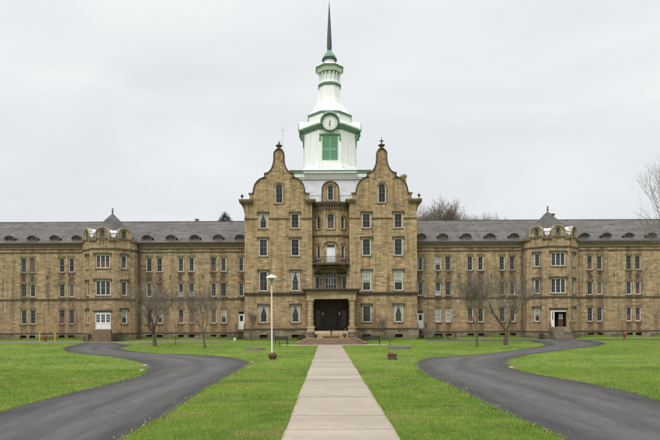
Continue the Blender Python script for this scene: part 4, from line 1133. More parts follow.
def drive(name, A, B, ia, ib, seed):
    """asphalt ribbon between edge lines A and B (near to far), bends matched at ia / ib"""
    r_ = random.Random(seed)
    ra = resample(A[:ia + 1], 90) + resample(A[ia:], 70)[1:]; rb_ = resample(B[:ib + 1], 90) + resample(B[ib:], 70)[1:]
    n = len(ra); K = 15; vs = []; ac = []
    for i in range(n):
        a = ra[i] + Vector((r_.uniform(-.05, .05), r_.uniform(-.05, .05))); b_ = rb_[i] + Vector((r_.uniform(-.05, .05), r_.uniform(-.05, .05)))
        for k in range(K):
            f_ = k / (K - 1); p = a.lerp(b_, f_); w_ = (b_ - a).length
            crown_ = .03 * math.sin(math.pi * f_)
            vs.append((p.x, p.y, gz(p.y) + .012 + crown_)); ac.append(f_)
    me = bpy.data.meshes.new(name)
    me.from_pydata(vs, [], [(i * K + k, i * K + k + 1, (i + 1) * K + k + 1, (i + 1) * K + k) for i in range(n - 1) for k in range(K - 1)])
    at_ = me.attributes.new('across', 'FLOAT', 'POINT'); at_.data.foreach_set('value', ac)
    al = me.attributes.new('along', 'FLOAT', 'POINT'); al.data.foreach_set('value', [i * .5 for i in range(n) for k in range(K)])
    me.materials.append(M['drive']); me.update()
    o = bpy.data.objects.new(name, me); COL.objects.link(o); o['kind'] = 'structure'
def near_i(L, px, py): q = Vector(ground_xy(px, py)); return min(range(len(L)), key=lambda i: (Vector(L[i]) - q).length)
LA = LE + [(-30.0, 76.2)]; LB = [(-14, 4)] * 0 + LI[::-1] + [(LI[0][0] - 1, 76.2)]
RA = RE + [(RE[-1][0], 76.2)]; RB = RI[::-1] + [(RI[0][0], 76.2)]
drive('left_drive', LA, LB, near_i(LA, 250, 363.5), near_i(LB, 147.5, 367.5), 3)
drive('right_drive', RA, RB, near_i(RA, 415, 365), near_i(RB, 508, 364), 4)
for s, nm in ((-1, 'left_service_road'), (1, 'right_service_road')):
    a = [(s * 13.2, 75.9), (s * 90, 75.9), (s * 90, 79.2), (s * 38.2, 79.2), (s * 36.2, 78.0), (s * 29.5, 78.0), (s * 27.5, 79.6), (s * 13.2, 79.6)]
    sheet(nm, densify(a, .6, .06, 9), M['asphalt'] if s > 0 else M['gravel'], .008)
# slabs of the front path
PXC = lambda y: -.22 + (y - 14) * .0003
pth = MB(); y = 2.0; r = random.Random(5)
while y < 69.9:
    y1 = min(y + JL - .04, 69.96)
    xc = -.22; hw = 1.5
    o = [(xc - hw + r.uniform(-.015, .015), y), (xc + hw + r.uniform(-.015, .015), y), (xc + hw + r.uniform(-.015, .015), y1), (xc - hw + r.uniform(-.015, .015), y1)]
    dz = r.uniform(.028, .04)
    vs = [(a, b_, gz(b_) + dz) for a, b_ in o] + [(a, b_, gz(b_) - .02) for a, b_ in o]
    pth.add(vs, [(0, 1, 2, 3), (0, 4, 5, 1), (1, 5, 6, 2), (2, 6, 7, 3), (3, 7, 4, 0)]); y += JL
pth.solo('front_path', M['concrete'], None, None, kind='structure')
sheet('cross_path', [(-6.2, 68.6), (6.9, 68.6), (6.9, 70.3), (-6.2, 70.3)], M['concrete'], .022)
sheet('path_joint_soil', [(-1.70, 2), (1.26, 2), (1.26, 68.5), (-1.70, 68.5)], M['bark'], .006)

# grass blades (one mesh, stuff) + fallen leaves
def in_poly(px, py, poly):
    P = np.array(poly); x0, y0 = P[:, 0], P[:, 1]; x1, y1 = np.roll(x0, -1), np.roll(y0, -1)
    ins = np.zeros(len(px), bool)
    for a, b_, c_, d_ in zip(x0, y0, x1, y1):
        if b_ == d_: continue
        k = ((b_ > py) != (d_ > py)); ins ^= k & (px < (c_ - a) * (py - b_) / (d_ - b_) + a)
    return ins
nr = np.random.default_rng(3)
def lawn_points(n, ya, yb):
    Y = np.sqrt(nr.uniform(ya ** 2, yb ** 2, n)); X = nr.uniform(-.68, .68, n) * Y + CAMX
    ok = ~(in_poly(X, Y, left_drive) | in_poly(X, Y, right_drive)) & (np.abs(X + .22) > 1.47 - .05 * nr.random(len(X))) & ~((np.abs(X) < 5) & (Y > 68.3)) & ~((np.abs(X) < 7) & (Y > 68.4) & (Y < 70.4)) & (Y < np.where(np.abs(X) < 13.2, 79.5, 75.9))
    return X[ok], Y[ok]
gzv = lambda Y: np.interp(Y, [0, 66, 80, 84], [0, 0, .43, .6])
parts_ = [lawn_points(260000, 11, 22), lawn_points(230000, 22, 36), lawn_points(170000, 36, 82)]
hs = [(.035, .075, .010), (.04, .085, .015), (.05, .10, .030)]
VV = []
for (X, Y), (h0, h1, w) in zip(parts_, hs):
    n = len(X); th = nr.uniform(0, math.pi, n); ht = nr.uniform(h0, h1, n); ln = nr.normal(0, .025, (n, 2)); w_ = w * nr.uniform(.6, 1.3, n)
    cx_, sy_ = np.cos(th) * w_ / 2, np.sin(th) * w_ / 2
    tri = np.zeros((n, 3, 3))
    tri[:, 0] = np.stack([X - cx_, Y - sy_, gzv(Y)], 1); tri[:, 1] = np.stack([X + cx_, Y + sy_, gzv(Y)], 1)
    tri[:, 2] = np.stack([X + ln[:, 0], Y + ln[:, 1], gzv(Y) + ht], 1); VV.append(tri.reshape(-1, 3))
def strip(X, Y, h0, h1, w):
    n = len(X); th = nr.uniform(0, math.pi, n); ht = nr.uniform(h0, h1, n) * nr.uniform(.3, 1, n); ln = nr.normal(0, .04, (n, 2)); cx_, sy_ = np.cos(th) * w / 2, np.sin(th) * w / 2
    tri = np.zeros((n, 3, 3)); tri[:, 0] = np.stack([X - cx_, Y - sy_, gzv(Y)], 1); tri[:, 1] = np.stack([X + cx_, Y + sy_, gzv(Y)], 1); tri[:, 2] = np.stack([X + ln[:, 0], Y + ln[:, 1], gzv(Y) + ht], 1)
    VV.append(tri.reshape(-1, 3))
# ragged growth along wall feet, path edges and drive edges
n_ = 26000; X_ = nr.uniform(12.6, 55, n_) * np.where(nr.random(n_) < .5, -1, 1); k_ = np.sin(X_ * 1.3) + np.sin(X_ * .47 + 2) + nr.normal(0, .4, n_) > .2
k_ &= ~((np.abs(X_) > 28.4) & (np.abs(X_) < 36.9)); strip(X_[k_], 83.78 - np.abs(nr.normal(0, .16, k_.sum())), .15, .55, .05)
n_ = 12000; X_ = nr.uniform(4.6, 12.4, n_) * np.where(nr.random(n_) < .5, -1, 1); k_ = np.sin(X_ * 2.1) + nr.normal(0, .5, n_) > -.1
strip(X_[k_], 79.75 - np.abs(nr.normal(0, .13, k_.sum())), .1, .45, .04)
n_ = 16000; Y_ = np.sqrt(nr.uniform(11 ** 2, 66 ** 2, n_)) ; sd_ = np.where(nr.random(n_) < .5, -1, 1); k_ = np.sin(Y_ * 1.9 + sd_) + np.sin(Y_ * .7) + nr.normal(0, .5, n_) > -.2
strip((-.22 + sd_ * (1.50 + nr.normal(0, .025, n_)))[k_], Y_[k_], .05, .12, .014)
Ed = np.array([p for L_ in (LE, RE, LI, RI) for a_, b_ in zip(L_, L_[1:]) for f_ in np.linspace(0, 1, 12) for p in [(a_[0] + (b_[0] - a_[0]) * f_, a_[1] + (b_[1] - a_[1]) * f_)] if 10 < p[1] < 72])
e2 = nr.integers(0, len(Ed), 26000); strip(Ed[e2, 0] + nr.normal(0, .07, 26000), Ed[e2, 1] + nr.normal(0, .07, 26000), .05, .12, .018)
def tri_mesh(name, V, mat, k=3):
    me = bpy.data.meshes.new(name); nv = len(V); nf = nv // k
    me.vertices.add(nv); me.vertices.foreach_set('co', V.astype(np.float32).ravel())
    me.loops.add(nv); me.loops.foreach_set('vertex_index', np.arange(nv, dtype=np.int32))
    me.polygons.add(nf); me.polygons.foreach_set('loop_start', np.arange(0, nv, k, dtype=np.int32)); me.polygons.foreach_set('loop_total', np.full(nf, k, np.int32))
    me.update(calc_edges=True); me.materials.append(mat)
    o = bpy.data.objects.new(name, me); COL.objects.link(o); return o
o = tri_mesh('grass', np.concatenate(VV), M['blades']); o['kind'] = 'stuff'; tag(o, 'short green lawn grass on both sides of the path and drives', 'grass')
X, Y = lawn_points(2600, 11, 66)
n = len(X)
# more litter collects on the drive edges
E = np.array([p for p in LE + RE + LI + RI if 10 < p[1] < 70]); e_i = nr.integers(0, len(E), 1500)
X = np.concatenate([X, E[e_i, 0] + nr.normal(0, .22, 1500)]); Y = np.concatenate([Y, E[e_i, 1] + nr.normal(0, .22, 1500)]); n = len(X)
th = nr.uniform(0, 2 * math.pi, n); sz = nr.uniform(.014, .038, n) * (1 + (Y > 30) * .4)
Q = np.zeros((n, 4, 3))
for k, (r_, z_) in enumerate(((1, .0), (.6, .35), (1, .1), (.6, .4))):
    a = th + k * math.pi / 2
    Q[:, k] = np.stack([X + np.cos(a) * sz * r_, Y + np.sin(a) * sz * r_, np.array([gz(v) for v in Y]) + .03 + sz * z_ + nr.uniform(0, .04, n)], 1)
o = tri_mesh('fallen_leaves', Q.reshape(-1, 3), M['leaf'], 4); o['kind'] = 'stuff'; tag(o, 'small dry yellow and brown leaves scattered over the lawn and drive edges', 'leaves')

# ------------------------------------------------------------------ TREES
def grow(seed, base, height, spread, trunk_h, r0, forks=4, levels=5, twig_r=.015, lean=(0, 0), up=.35, dens=1.0, sub=(2, 4)):
    rg = random.Random(seed); T = MB(); C_ = MB(); base = Vector(base)
    def branch(p, d, L, r, lv):
        n = 4 if lv < 3 else 3; pts = [p.copy()]; rad = [r]; q = p.copy(); dd = d.copy()
        for i in range(n):
            dd = (dd + Vector((rg.uniform(-1, 1), rg.uniform(-1, 1), rg.uniform(-.6, 1) + (.15 * up))) * (.16 + .05 * lv)).normalized()
            q = q + dd * (L / n); pts.append(q.copy()); rad.append(max(twig_r * .6, r * (1 - (.45 if lv < 2 else .6) * (i + 1) / n)))
        (T if lv <= 2 else C_).tube(pts, rad, 6 if lv < 2 else (5 if lv == 2 else 3), cap=False)
        if lv >= levels: return
        k = max(1, int(round(rg.randint(*sub) * dens))) if lv > 0 else forks
        for j in range(k):
            if lv == 0: f = 1.0; idx = n
            else: f = rg.uniform(.3, 1.0); idx = max(1, min(n, int(round(f * n))))
            az = 2 * math.pi * (j + rg.uniform(-.3, .3)) / k if lv == 0 else rg.uniform(0, 2 * math.pi)
            side = Vector((math.cos(az), math.sin(az), 0))
            ang = rg.uniform(.45, .8) if lv == 0 else rg.uniform(.4, .95)
            nd = (dd * math.cos(ang) + side * math.sin(ang) + Vector((0, 0, up * .5))).normalized()
            branch(pts[idx], nd, L0[min(lv, 5)] * rg.uniform(.75, 1.15), max(twig_r, rad[idx] * rg.uniform(.55, .75)), lv + 1)
        if lv > 0: branch(pts[-1], (dd + Vector((0, 0, up * .3))).normalized(), L * .62, rad[-1], lv + 1)
    S = max(height - trunk_h, 1)
    L0 = [S * .48, S * .34, S * .24, S * .17, S * .12, S * .09]
    branch(base, Vector((lean[0], lean[1], 1)).normalized(), trunk_h, r0, 0)
    # exact height and spread
    return T, C_
def tree(name, label, cat, base, group=None, bark='bark', twig='twig', **k):
    T, C_ = grow(base=base, **k)
    H = k['height']; allv = T.v + C_.v
    top = max(v[2] for v in allv) - base[2]; wid = max(abs(v[0] - base[0]) for v in allv)
    fz, fx = H / top, k['spread'] / 2 / wid
    th = k['trunk_h']
    def fit(v):
        dz = v[2] - base[2]; w = min(1, max(0, dz / max(th, .1))); sx = 1 + (fx - 1) * w
        zz = dz if dz < th else th + (dz - th) * (H - th) / max(.1, (top - th))
        return (base[0] + (v[0] - base[0]) * sx, base[1] + (v[1] - base[1]) * sx, base[2] + zz)
    T.v = [fit(v) for v in T.v]; C_.v = [fit(v) for v in C_.v]
    t = thing(name, label, cat, base, group)
    T.build('trunk', M[bark], t, smooth=True); C_.build('crown', M[twig], t)
    return t
GRP = 'leafless trees on the front lawn'
def gp(px, py): x, y = ground_xy(px, py); return (x, y, gz(y) - .03)
tree('bare_tree', 'leafless spreading tree left of the lawn, nearest the left bay tower', 'tree', gp(155, 345.5), GRP, seed=21, height=8.2, spread=10.0, trunk_h=1.6, r0=.26, forks=5, levels=5, sub=(2, 4))
tree('bare_tree', 'slim twiggy leafless tree between the lamp post and the leftmost spreading tree', 'tree', gp(205, 347.5), GRP, seed=4, height=7.6, spread=6.6, trunk_h=1.3, r0=.15, forks=4, levels=5, sub=(2, 4))
tree('sapling', 'thin young sapling standing before the left wing between two leafless trees', 'sapling', gp(175.5, 344.8), None, seed=9, height=3.6, spread=1.7, trunk_h=1.6, r0=.06, forks=3, levels=3, twig_r=.01)
tree('bare_tree', 'tall narrow leafless tree with slim trunk right of the entrance lawn', 'tree', gp(477, 348), GRP, seed=13, height=9.0, spread=7.2, trunk_h=2.6, r0=.13, forks=5, levels=5, sub=(2, 4))
tree('bare_tree', 'leafless tree with thick forked V shaped trunk before the right wing', 'tree', gp(505.5, 346), GRP, seed=30, height=9.0, spread=9.6, trunk_h=1.7, r0=.30, forks=4, levels=5, sub=(2, 4))
tree('bare_shrub', 'small leafless shrub tree against the central block left of the lamp post', 'shrub', (-11.3, 78.6, gz(78.6) - .03), None, seed=15, height=4.2, spread=2.4, trunk_h=2.4, r0=.13, forks=4, levels=4)
tree('bare_shrub', 'small leafless shrub against the central block right of the porch', 'shrub', (7.5, 78.4, gz(78.4) - .03), None, seed=16, height=3.9, spread=3.0, trunk_h=1.0, r0=.09, forks=5, levels=4, sub=(2, 4))
tree('big_bare_tree', 'large leafless tree at the right edge, its branches reaching into view', 'tree', (33.9, 50, -.03), None, seed=44, height=19.8, spread=14.5, trunk_h=4.0, r0=.42, forks=6, levels=5, twig_r=.018, sub=(3, 4))
# far trees showing above the roofs
rb = random.Random(77)
FT = [(420, 206.5, 13), (431, 204, 14), (443, 206, 13), (453, 211, 12), (464, 213.5, 9), (475, 215, 9), (487, 216, 8), (499, 218, 7)]
FTL = ['reddish leafless tree beyond the roof, directly beside the central block', 'brown bare tree beyond the right roof, tallest of the row', 'bushy bare tree beyond the right roof, third from the central block',
       'bare tree beyond the right roof, fourth from the central block', 'bare tree beyond the right roof, fifth from the central block', 'low bare tree beyond the right roof, sixth from the central block',
       'low bare tree beyond the right roof, seventh from the central block', 'faint bare tree beyond the right roof, farthest of the row from the central block']
for i, (px, py, sp) in enumerate(FT):
    Y = 128 + rb.uniform(-4, 6); x = (px - CX) * Y / F_PX + CAMX; h = CAMZ + (HY - py) * Y / F_PX - .1
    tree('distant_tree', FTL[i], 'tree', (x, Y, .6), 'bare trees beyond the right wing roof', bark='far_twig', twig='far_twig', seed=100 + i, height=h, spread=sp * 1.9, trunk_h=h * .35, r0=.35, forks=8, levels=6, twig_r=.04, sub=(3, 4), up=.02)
tree('distant_tree', 'faint bare treetop beyond the left wing roof near the bay tower', 'tree', ((146 - CX) * 128 / F_PX + CAMX, 128, .6), None, bark='far_twig', twig='far_twig', seed=140, height=27.2, spread=5, trunk_h=12, r0=.3, forks=5, levels=4, twig_r=.03)

def conifer(px, py, Y, w, seed, label):
    rg = random.Random(seed); x = (px - CX) * Y / F_PX + CAMX; H = CAMZ + (HY - py) * Y / F_PX
    t = thing('evergreen_tree', label, 'tree', (x, Y, .6))
    T = MB(); T.tube([(x, Y, .6), (x, Y, H * .6), (x, Y, H - .5)], [.35, .2, .05], 8); T.build('trunk', M['bark'], t)
    V = []
    for _ in range(22000):
        u = rg.random() ** .7; z = H - u * H * .62; r = (w / 2) * (min(1, u * 6)) ** .6 * rg.uniform(.35, 1.08); a = rg.uniform(0, 6.283)
        a = round(a * 2.2) / 2.2 + rg.gauss(0, .22)
        c = Vector((x + r * math.cos(a), Y + r * math.sin(a), z + rg.gauss(0, .25)))
        d1 = Vector((rg.gauss(0, 1), rg.gauss(0, 1), rg.gauss(0, .5))).normalized() * .22; d2 = Vector((rg.gauss(0, 1), rg.gauss(0, 1), rg.gauss(0, 1))).normalized() * .12
        V += [c - d2, c + d2, c + d1]
    C_ = MB(); C_.v = [tuple(p) for p in V]; C_.f = [(i, i + 1, i + 2) for i in range(0, len(V), 3)]; C_.m = [0] * len(C_.f); C_.build('crown', M['needle'], t)
conifer(225.5, 213.5, 112, 3.8, 5, 'dark evergreen treetop beyond the left wing roof beside the central block')

# ------------------------------------------------------------------ SMALL THINGS
def at(px, Y): return (px - CX) * Y / F_PX + CAMX
# street lamp
lx, ly = at(271.8, 48), 48.0
lp = thing('street_lamp', 'tall pale lamp post with white cone hood beside the path', 'street lamp', (lx, ly, 0))
b = MB(); b.tube([(lx, ly, 0), (lx, ly, .25), (lx, ly, .26), (lx, ly, 6.25)], [.11, .10, .062, .045], 12); b.build('pole', M['pole'], lp, smooth=True)
b = MB(); b.lathe([(.07, 6.2), (.10, 6.3), (.11, 6.5), (.16, 6.56), (.24, 6.7), (.27, 6.78)], lx, ly, 16); b.build('lens', M['lamp_glass'], lp, smooth=True)
b = MB(); b.lathe([(.50, 6.76), (.52, 6.80), (.36, 6.93), (.14, 7.04), (.03, 7.08)], lx, ly, 24); b.build('lamp_shade', M['lamp_white'], lp, smooth=True)
# planters
def flowers(mb, c, r, n, seed, size=.05, sq=.7):
    rg = random.Random(seed)
    for _ in range(n):
        a = rg.uniform(0, 6.283); e_ = math.asin(rg.random()); rr = r * rg.uniform(.75, 1.02)
        p = (c[0] + rr * math.cos(a) * math.cos(e_), c[1] + rr * math.sin(a) * math.cos(e_), c[2] + rr * sq * math.sin(e_)); mb.sphere(p, size * rg.uniform(.6, 1.2), 6, 4)
px_, py_ = at(272.3, 45), 45.2
t = thing('planter', 'dark planter of faded rusty flowers at the foot of the lamp post', 'planter', (px_, py_, 0), 'planters on the front lawn')
b = MB(); b.lathe([(.26, 0), (.34, .28), (.36, .3), (.30, .31)], px_, py_, 14); b.build('pot', M['brown_wood'], t)
b = MB(); flowers(b, (px_, py_, .28), .36, 160, 3); b.build('flowers', M['mum_rust'], t)
px_, py_ = at(392, 44.2), 44.2
t = thing('planter', 'squat reddish brown box planter on the lawn right of the path', 'planter', (px_, py_, 0), 'planters on the front lawn')
b = MB(); b.box(px_ - .33, px_ + .33, py_ - .3, py_ + .3, 0, .4); b.box(px_ - .36, px_ + .36, py_ - .33, py_ + .33, .402, .47); b.build('box', M['terracotta'], t)
b = MB(); flowers(b, (px_ - .1, py_, .42), .25, 90, 8, .045); b.build('flowers', M['mum_gold'], t)
# stone-ringed beds
def ring_bed(px, Y, w, lab, seed):
    rg = random.Random(seed); x = at(px, Y); t = thing('stone_bed', lab, 'flower bed', (x, Y, 0), 'stone ringed beds on the lawn')
    b = MB()
    for i in range(22):
        a = 2 * math.pi * i / 22; cx_, cy_ = x + w * math.cos(a), Y + w * .8 * math.sin(a); s_ = rg.uniform(.14, .2); fr = frame(cx_, cy_, a + math.pi / 2)
        for lay in range(2): b.box(-s_, s_, -.13, .13, -.02 + lay * .15, .125 + lay * .15 + rg.uniform(-.01, .01), fr=fr)
    b.build('stone_edging', M['grey_stone'], t)
    b = MB(); b.lathe([(w * .9, 0), (w * .88, .2), (w * .3, .25), (.01, .26)], x, Y, 16); b.build('soil', M['bark'], t)
ring_bed(254.5, 60.5, 1.0, 'low grey stone ringed bed on the lawn left of the lamp post', 2)
ring_bed(399, 61.5, 1.1, 'low grey stone ringed bed on the lawn right of the path', 5)
# benches
def bench(x, y, lab, rz=0):
    t = thing('bench', lab, 'bench', (x, y, gz(y)), 'dark benches beside the front steps'); z = gz(y); fr = frame(x, y, rz)
    b = MB()
    for k in range(5): b.box(-.85, .85, -.25 + k * .105, -.17 + k * .105, z + .43, z + .46, fr=fr)
    b.build('seat', M['iron'], t)
    b = MB()
    for k in range(5): b.box(-.85, .85, .27 + k * .02, .29 + k * .02, z + .52 + k * .09, z + .59 + k * .09, fr=fr)
    b.build('backrest', M['iron'], t)
    for q in (-.75, .75):
        for d in (-.22, .24):
            b = MB(); b.box(q - .03, q + .03, d - .03, d + .03, z, z + (.429 if d < 0 else .95), fr=fr); b.build('leg', M['iron'], t)
        b = MB(); b.box(q - .03, q + .03, -.25, .21, z + .64, z + .68, fr=fr); b.box(q - .025, q + .025, -.24, -.19, z + .465, z + .638, fr=fr); b.build('armrest', M['iron'], t)
bench(at(281, 72.5), 72.8, 'black slatted bench on the grass left of the brick steps')
bench(at(373.5, 72.5), 72.8, 'black slatted bench on the grass right of the brick steps')
# short railings by the cross path
def rail(x, y, w, lab):
    z = gz(y); t = thing('hitching_rail', lab, 'railing', (x, y, z), 'short black railings by the cross path')
    for q in (-w / 2, w / 2):
        b = MB(); b.tube([(x + q, y, z), (x + q, y, z + .8)], [.035, .035], 8); b.build('post', M['iron'], t)
    b = MB(); b.tube([(x - w / 2 - .08, y, z + .8), (x + w / 2 + .08, y, z + .8)], [.03, .03], 8); b.build('top_rail', M['iron'], t)
rail(at(384.8, 67.5), 67.5, 1.2, 'short black two post railing at the right end of the cross path')
rail(at(283.5, 67.8), 67.8, 1.0, 'short black two post railing at the left end of the cross path')
# pots and urn at the entrance
def pot(x, y, z, r, lab, fm, seed, pm='terracotta'):
    t = thing('flower_pot', lab, 'flower pot', (x, y, z), 'flower pots around the porch steps')
    b = MB(); b.lathe([(r * .6, z), (r * .95, z + r * 1.3), (r * 1.02, z + r * 1.32), (r * .85, z + r * 1.34)], x, y, 14); b.build('pot', M[pm], t)
    b = MB(); flowers(b, (x, y, z + r * 1.3), r * 1.15, 90, seed, .045, .9); b.build('flowers', M[fm], t)
pot(at(315.5, 73), 73.0, .92, .22, 'dark pot at the left inner corner of the porch steps', 'leafy', 1, 'iron')
pot(at(344.6, 73), 73.0, .92, .25, 'pot of rusty flowers at the right inner corner of the porch steps', 'mum_rust', 2)
pot(at(359.6, 74), 73.0, .92, .24, 'pot of rusty flowers outside the right column pedestal', 'mum_rust', 3)
pot(at(345.5, 79.0), 79.4, 1.78, .28, 'pale pot of dark leaves on the porch floor by the right column', 'leafy', 4, 'grey_stone')
pot(at(317, 79.0), 79.4, 1.78, .28, 'dark pot of leaves on the porch floor by the left column', 'leafy', 6, 'iron')
ux, uy, uz = at(331.2, 72.6), 72.6, .92
t = thing('bird_bath', 'dark pedestal bowl standing at the centre of the entrance landing', 'bird bath', (ux, uy, uz))
b = MB(); b.lathe([(.26, uz), (.24, uz + .08), (.09, uz + .14), (.07, uz + .75), (.12, uz + .82)], ux, uy, 14); b.build('pedestal', M['iron'], t, smooth=True)
b = MB(); b.lathe([(.10, uz + .80), (.30, uz + .90), (.36, uz + 1.0), (.30, uz + .98), (.02, uz + .94)], ux, uy, 18); b.build('bowl', M['gutter_grey'], t, smooth=True)
t = thing('flower_mound', 'low mound of faded gold flowers at the foot of the pedestal bowl', 'flowers', (ux, 71.9, .92))
b = MB(); b.box(ux - 1.05, ux + 1.05, 71.65, 72.2, .925, 1.04); b.build('trough', M['brown_wood'], t)
b = MB()
for k in range(7): flowers(b, (ux - .9 + k * .3, 71.92, 1.04), .22, 50, 20 + k, .045, .9)
b.build('flowers', M['mum_gold'], t)
# bollards and hydrants
for px, lab in ((39.3, 'yellow bollard left of the red hydrant before the left wing'), (54.6, 'yellow bollard right of the red hydrant before the left wing')):
    x, y = at(px, 79.6), 79.7; z = gz(y); b = MB(); b.tube([(x, y, z), (x, y, z + 1.15)], [.09, .09], 12); b.sphere((x, y, z + 1.15), .09, 12, 6)
    b.solo('bollard', M['yellow'], lab, 'bollard', (x, y, z), 'yellow bollards guarding the hydrant')
def hydrant(px, lab, Y=79.7):
    x, y = at(px, Y), Y; z = gz(y); t = thing('fire_hydrant', lab, 'fire hydrant', (x, y, z))
    b = MB(); b.lathe([(.2, z), (.2, z + .06), (.13, z + .08), (.13, z + .62), (.18, z + .64), (.18, z + .70), (.14, z + .78), (.05, z + .88), (.05, z + .94)], x, y, 14); b.build('barrel', M['red'], t, smooth=False)
    for q in (-1, 1):
        b = MB(); b.tube([(x, y, z + .5), (x + q * .24, y, z + .5)], [.08, .08], 10); b.build('nozzle', M['red'], t)
    b = MB(); b.tube([(x, y, z + .45), (x, y - .26, z + .45)], [.1, .1], 10); b.build('nozzle', M['red'], t)
hydrant(45.2, 'faded red fire hydrant between the two yellow bollards'); hydrant(624.5, 'rusty red fire hydrant standing alone before the right wing')
# door stairs at the inner ends of the wings
def wood_stair(s, lab, mat):
    x = s * 13.5; t = thing('wooden_stair', lab, 'stairs', (x, 82.5, .5)); b = MB()
    for k in range(6): b.box(x - .6, x + .6, 81.9 + k * .3, 82.2 + k * .3, .55 + k * .24, .6 + k * .24)
    b.build('tread', M[mat], t)
    for q in (-.62, .62):
        b = MB(); b.add([(x + q - .03, 81.85, .45), (x + q - .03, 83.7, 1.8), (x + q - .03, 83.7, 2.0), (x + q - .03, 81.85, .7), (x + q + .03, 81.85, .45), (x + q + .03, 83.7, 1.8), (x + q + .03, 83.7, 2.0), (x + q + .03, 81.85, .7)],
                          [(0, 1, 2, 3), (4, 7, 6, 5), (0, 4, 5, 1), (3, 2, 6, 7), (0, 3, 7, 4), (1, 5, 6, 2)]); b.build('stringer', M[mat], t)
        b = MB(); b.box(x + q - .04, x + q + .04, 81.9, 81.98, .5, 1.6); b.box(x + q - .04, x + q + .04, 83.5, 83.58, 1.9, 2.9); b.tube([(x + q, 81.94, 1.6), (x + q, 83.54, 2.9)], [.04, .04], 5); b.build('handrail', M[mat], t)
wood_stair(-1, 'dark brown wooden stair up to the white side door left of the central block', 'brown_wood')
wood_stair(1, 'dark iron stair up to the white side door right of the central block', 'iron')
x0 = at(428.5, 82); t = thing('wooden_deck', 'weathered timber railed deck before the right wing beside the side door', 'deck', (x0, 81.5, .5))
b = MB(); b.box(x0 - .8, x0 + .8, 81, 82.6, .95, 1.02)
for q in (-.75, .75):
    for y in (81.08, 82.5): b.box(x0 + q - .05, x0 + q + .05, y - .05, y + .05, .45, 2.1)
b.build('frame', M['old_wood'], t)
b = MB()
for z in (.6, .78, 1.2, 1.45, 1.7, 1.98): b.box(x0 - .85, x0 + .85, 80.98, 81.025, z, z + .1)
b.build('railing', M['old_wood'], t)
def table(px, lab, mat, w=.7):
    x = at(px, 81); y = 81.2; z = gz(y); t = thing('picnic_table', lab, 'picnic table', (x, y, z)); b = MB(); b.box(x - w, x + w, y - .38, y + .38, z + .72, z + .77); b.build('tabletop', M[mat], t)
    for q in (-.65, .65):
        b = MB(); b.box(x - w, x + w, y + q - .13, y + q + .13, z + .43, z + .47); b.build('seat', M[mat], t)
    for q in (-w + .2, w - .2):
        b = MB()
        for e_ in (-1, 1): b.tube([(x + q, y + e_ * .65, z), (x + q, y + e_ * .2, z + .719)], [.04, .04], 4)
        b.box(x + q - .03, x + q + .03, y - .68, y + .68, z + .36, z + .43); b.build('leg', M[mat], t)
table(438.5, 'black picnic table next to the timber deck before the right wing', 'iron')
table(451.5, 'reddish brown picnic table before the right wing', 'brown_wood', .8)
# stones: boulders on the drive edges and small pale bucket
def boulder(px, py, r, lab, seed, mat='grey_stone'):
    rg = random.Random(seed); x, y = ground_xy(px, py); b = MB(); b.sphere((x, y, gz(y) + r * .3), r, 9, 6, .7)
    b.v = [(a + rg.uniform(-.15, .15) * r, c_ + rg.uniform(-.15, .15) * r, d_ + rg.uniform(-.12, .12) * r) for a, c_, d_ in b.v]
    b.solo('boulder', M[mat], lab, 'rock', (x, y, gz(y)), smooth=False)
boulder(144.5, 366.5, .2, 'pale rock at the tip of the left lawn where the drive bends', 3, 'concrete')
boulder(141.5, 370.5, .13, 'small pale rock just below the larger rock at the left bend', 4, 'concrete')
boulder(511, 369.6, .16, 'pale rock on the lawn edge where the right drive bends', 5, 'concrete')
boulder(251.5, 363.2, .15, 'pale rock at the tip of the left drive near the path', 6, 'concrete')
x, y = at(234.3, 79), 79.4; b = MB(); b.lathe([(.16, gz(y)), (.21, gz(y) + .42), (.22, gz(y) + .44), (.18, gz(y) + .44)], x, y, 12)
b.solo('bucket', M['white'], 'small white bucket on the ground before the left wing near the side door', 'bucket', (x, y, gz(y)))
# low shrubs along the walls
def shrub(px, Y, w, h, lab, seed, mat='leafy', n=700):
    rg = random.Random(seed); x = at(px, Y); z = gz(Y); V = []
    for _ in range(n):
        a = rg.uniform(0, 6.283); u = rg.random() ** .5; zz = rg.random(); r = w / 2 * u * math.sqrt(max(0.05, 1 - (zz * .95) ** 2)) * (1 + .2 * math.sin(a * 3 + seed))
        c = Vector((x + r * math.cos(a), Y + r * .8 * math.sin(a), z + .04 + zz * h))
        d1 = Vector((rg.gauss(0, 1), rg.gauss(0, 1), rg.gauss(0, 1))).normalized() * .08; d2 = Vector((rg.gauss(0, 1), rg.gauss(0, 1), rg.gauss(0, 1))).normalized() * .05
        V += [c - d2, c + d2, c + d1]
    t = thing('shrub', lab, 'shrub', (x, Y, z)); b = MB()
    for k in range(6): a = k; b.tube([(x, Y, z), (x + w * .3 * math.cos(a), Y + w * .25 * math.sin(a), z + h * .8)], [.025, .01], 4)
    b.build('stem', M['bark'], t)
    b = MB(); b.v = [tuple(p) for p in V]; b.f = [(i, i + 1, i + 2) for i in range(0, len(V), 3)]; b.m = [0] * len(b.f); b.build('foliage', M[mat], t)
shrub(87, 78.6, 1.5, 1.1, 'dark green shrub left of the white door of the left bay tower', 1)
shrub(119.5, 79.4, 1.5, 1.3, 'dark green shrub right of the white door of the left bay tower', 2)
shrub(364, 77.8, 1.6, 1.0, 'dark green shrub at the wall just right of the porch', 3)
shrub(301.5, 77.8, 1.4, .9, 'dark green shrub at the wall just left of the porch', 4)
shrub(542, 79.0, 1.3, .8, 'low dark shrub left of the right bay tower steps', 7)

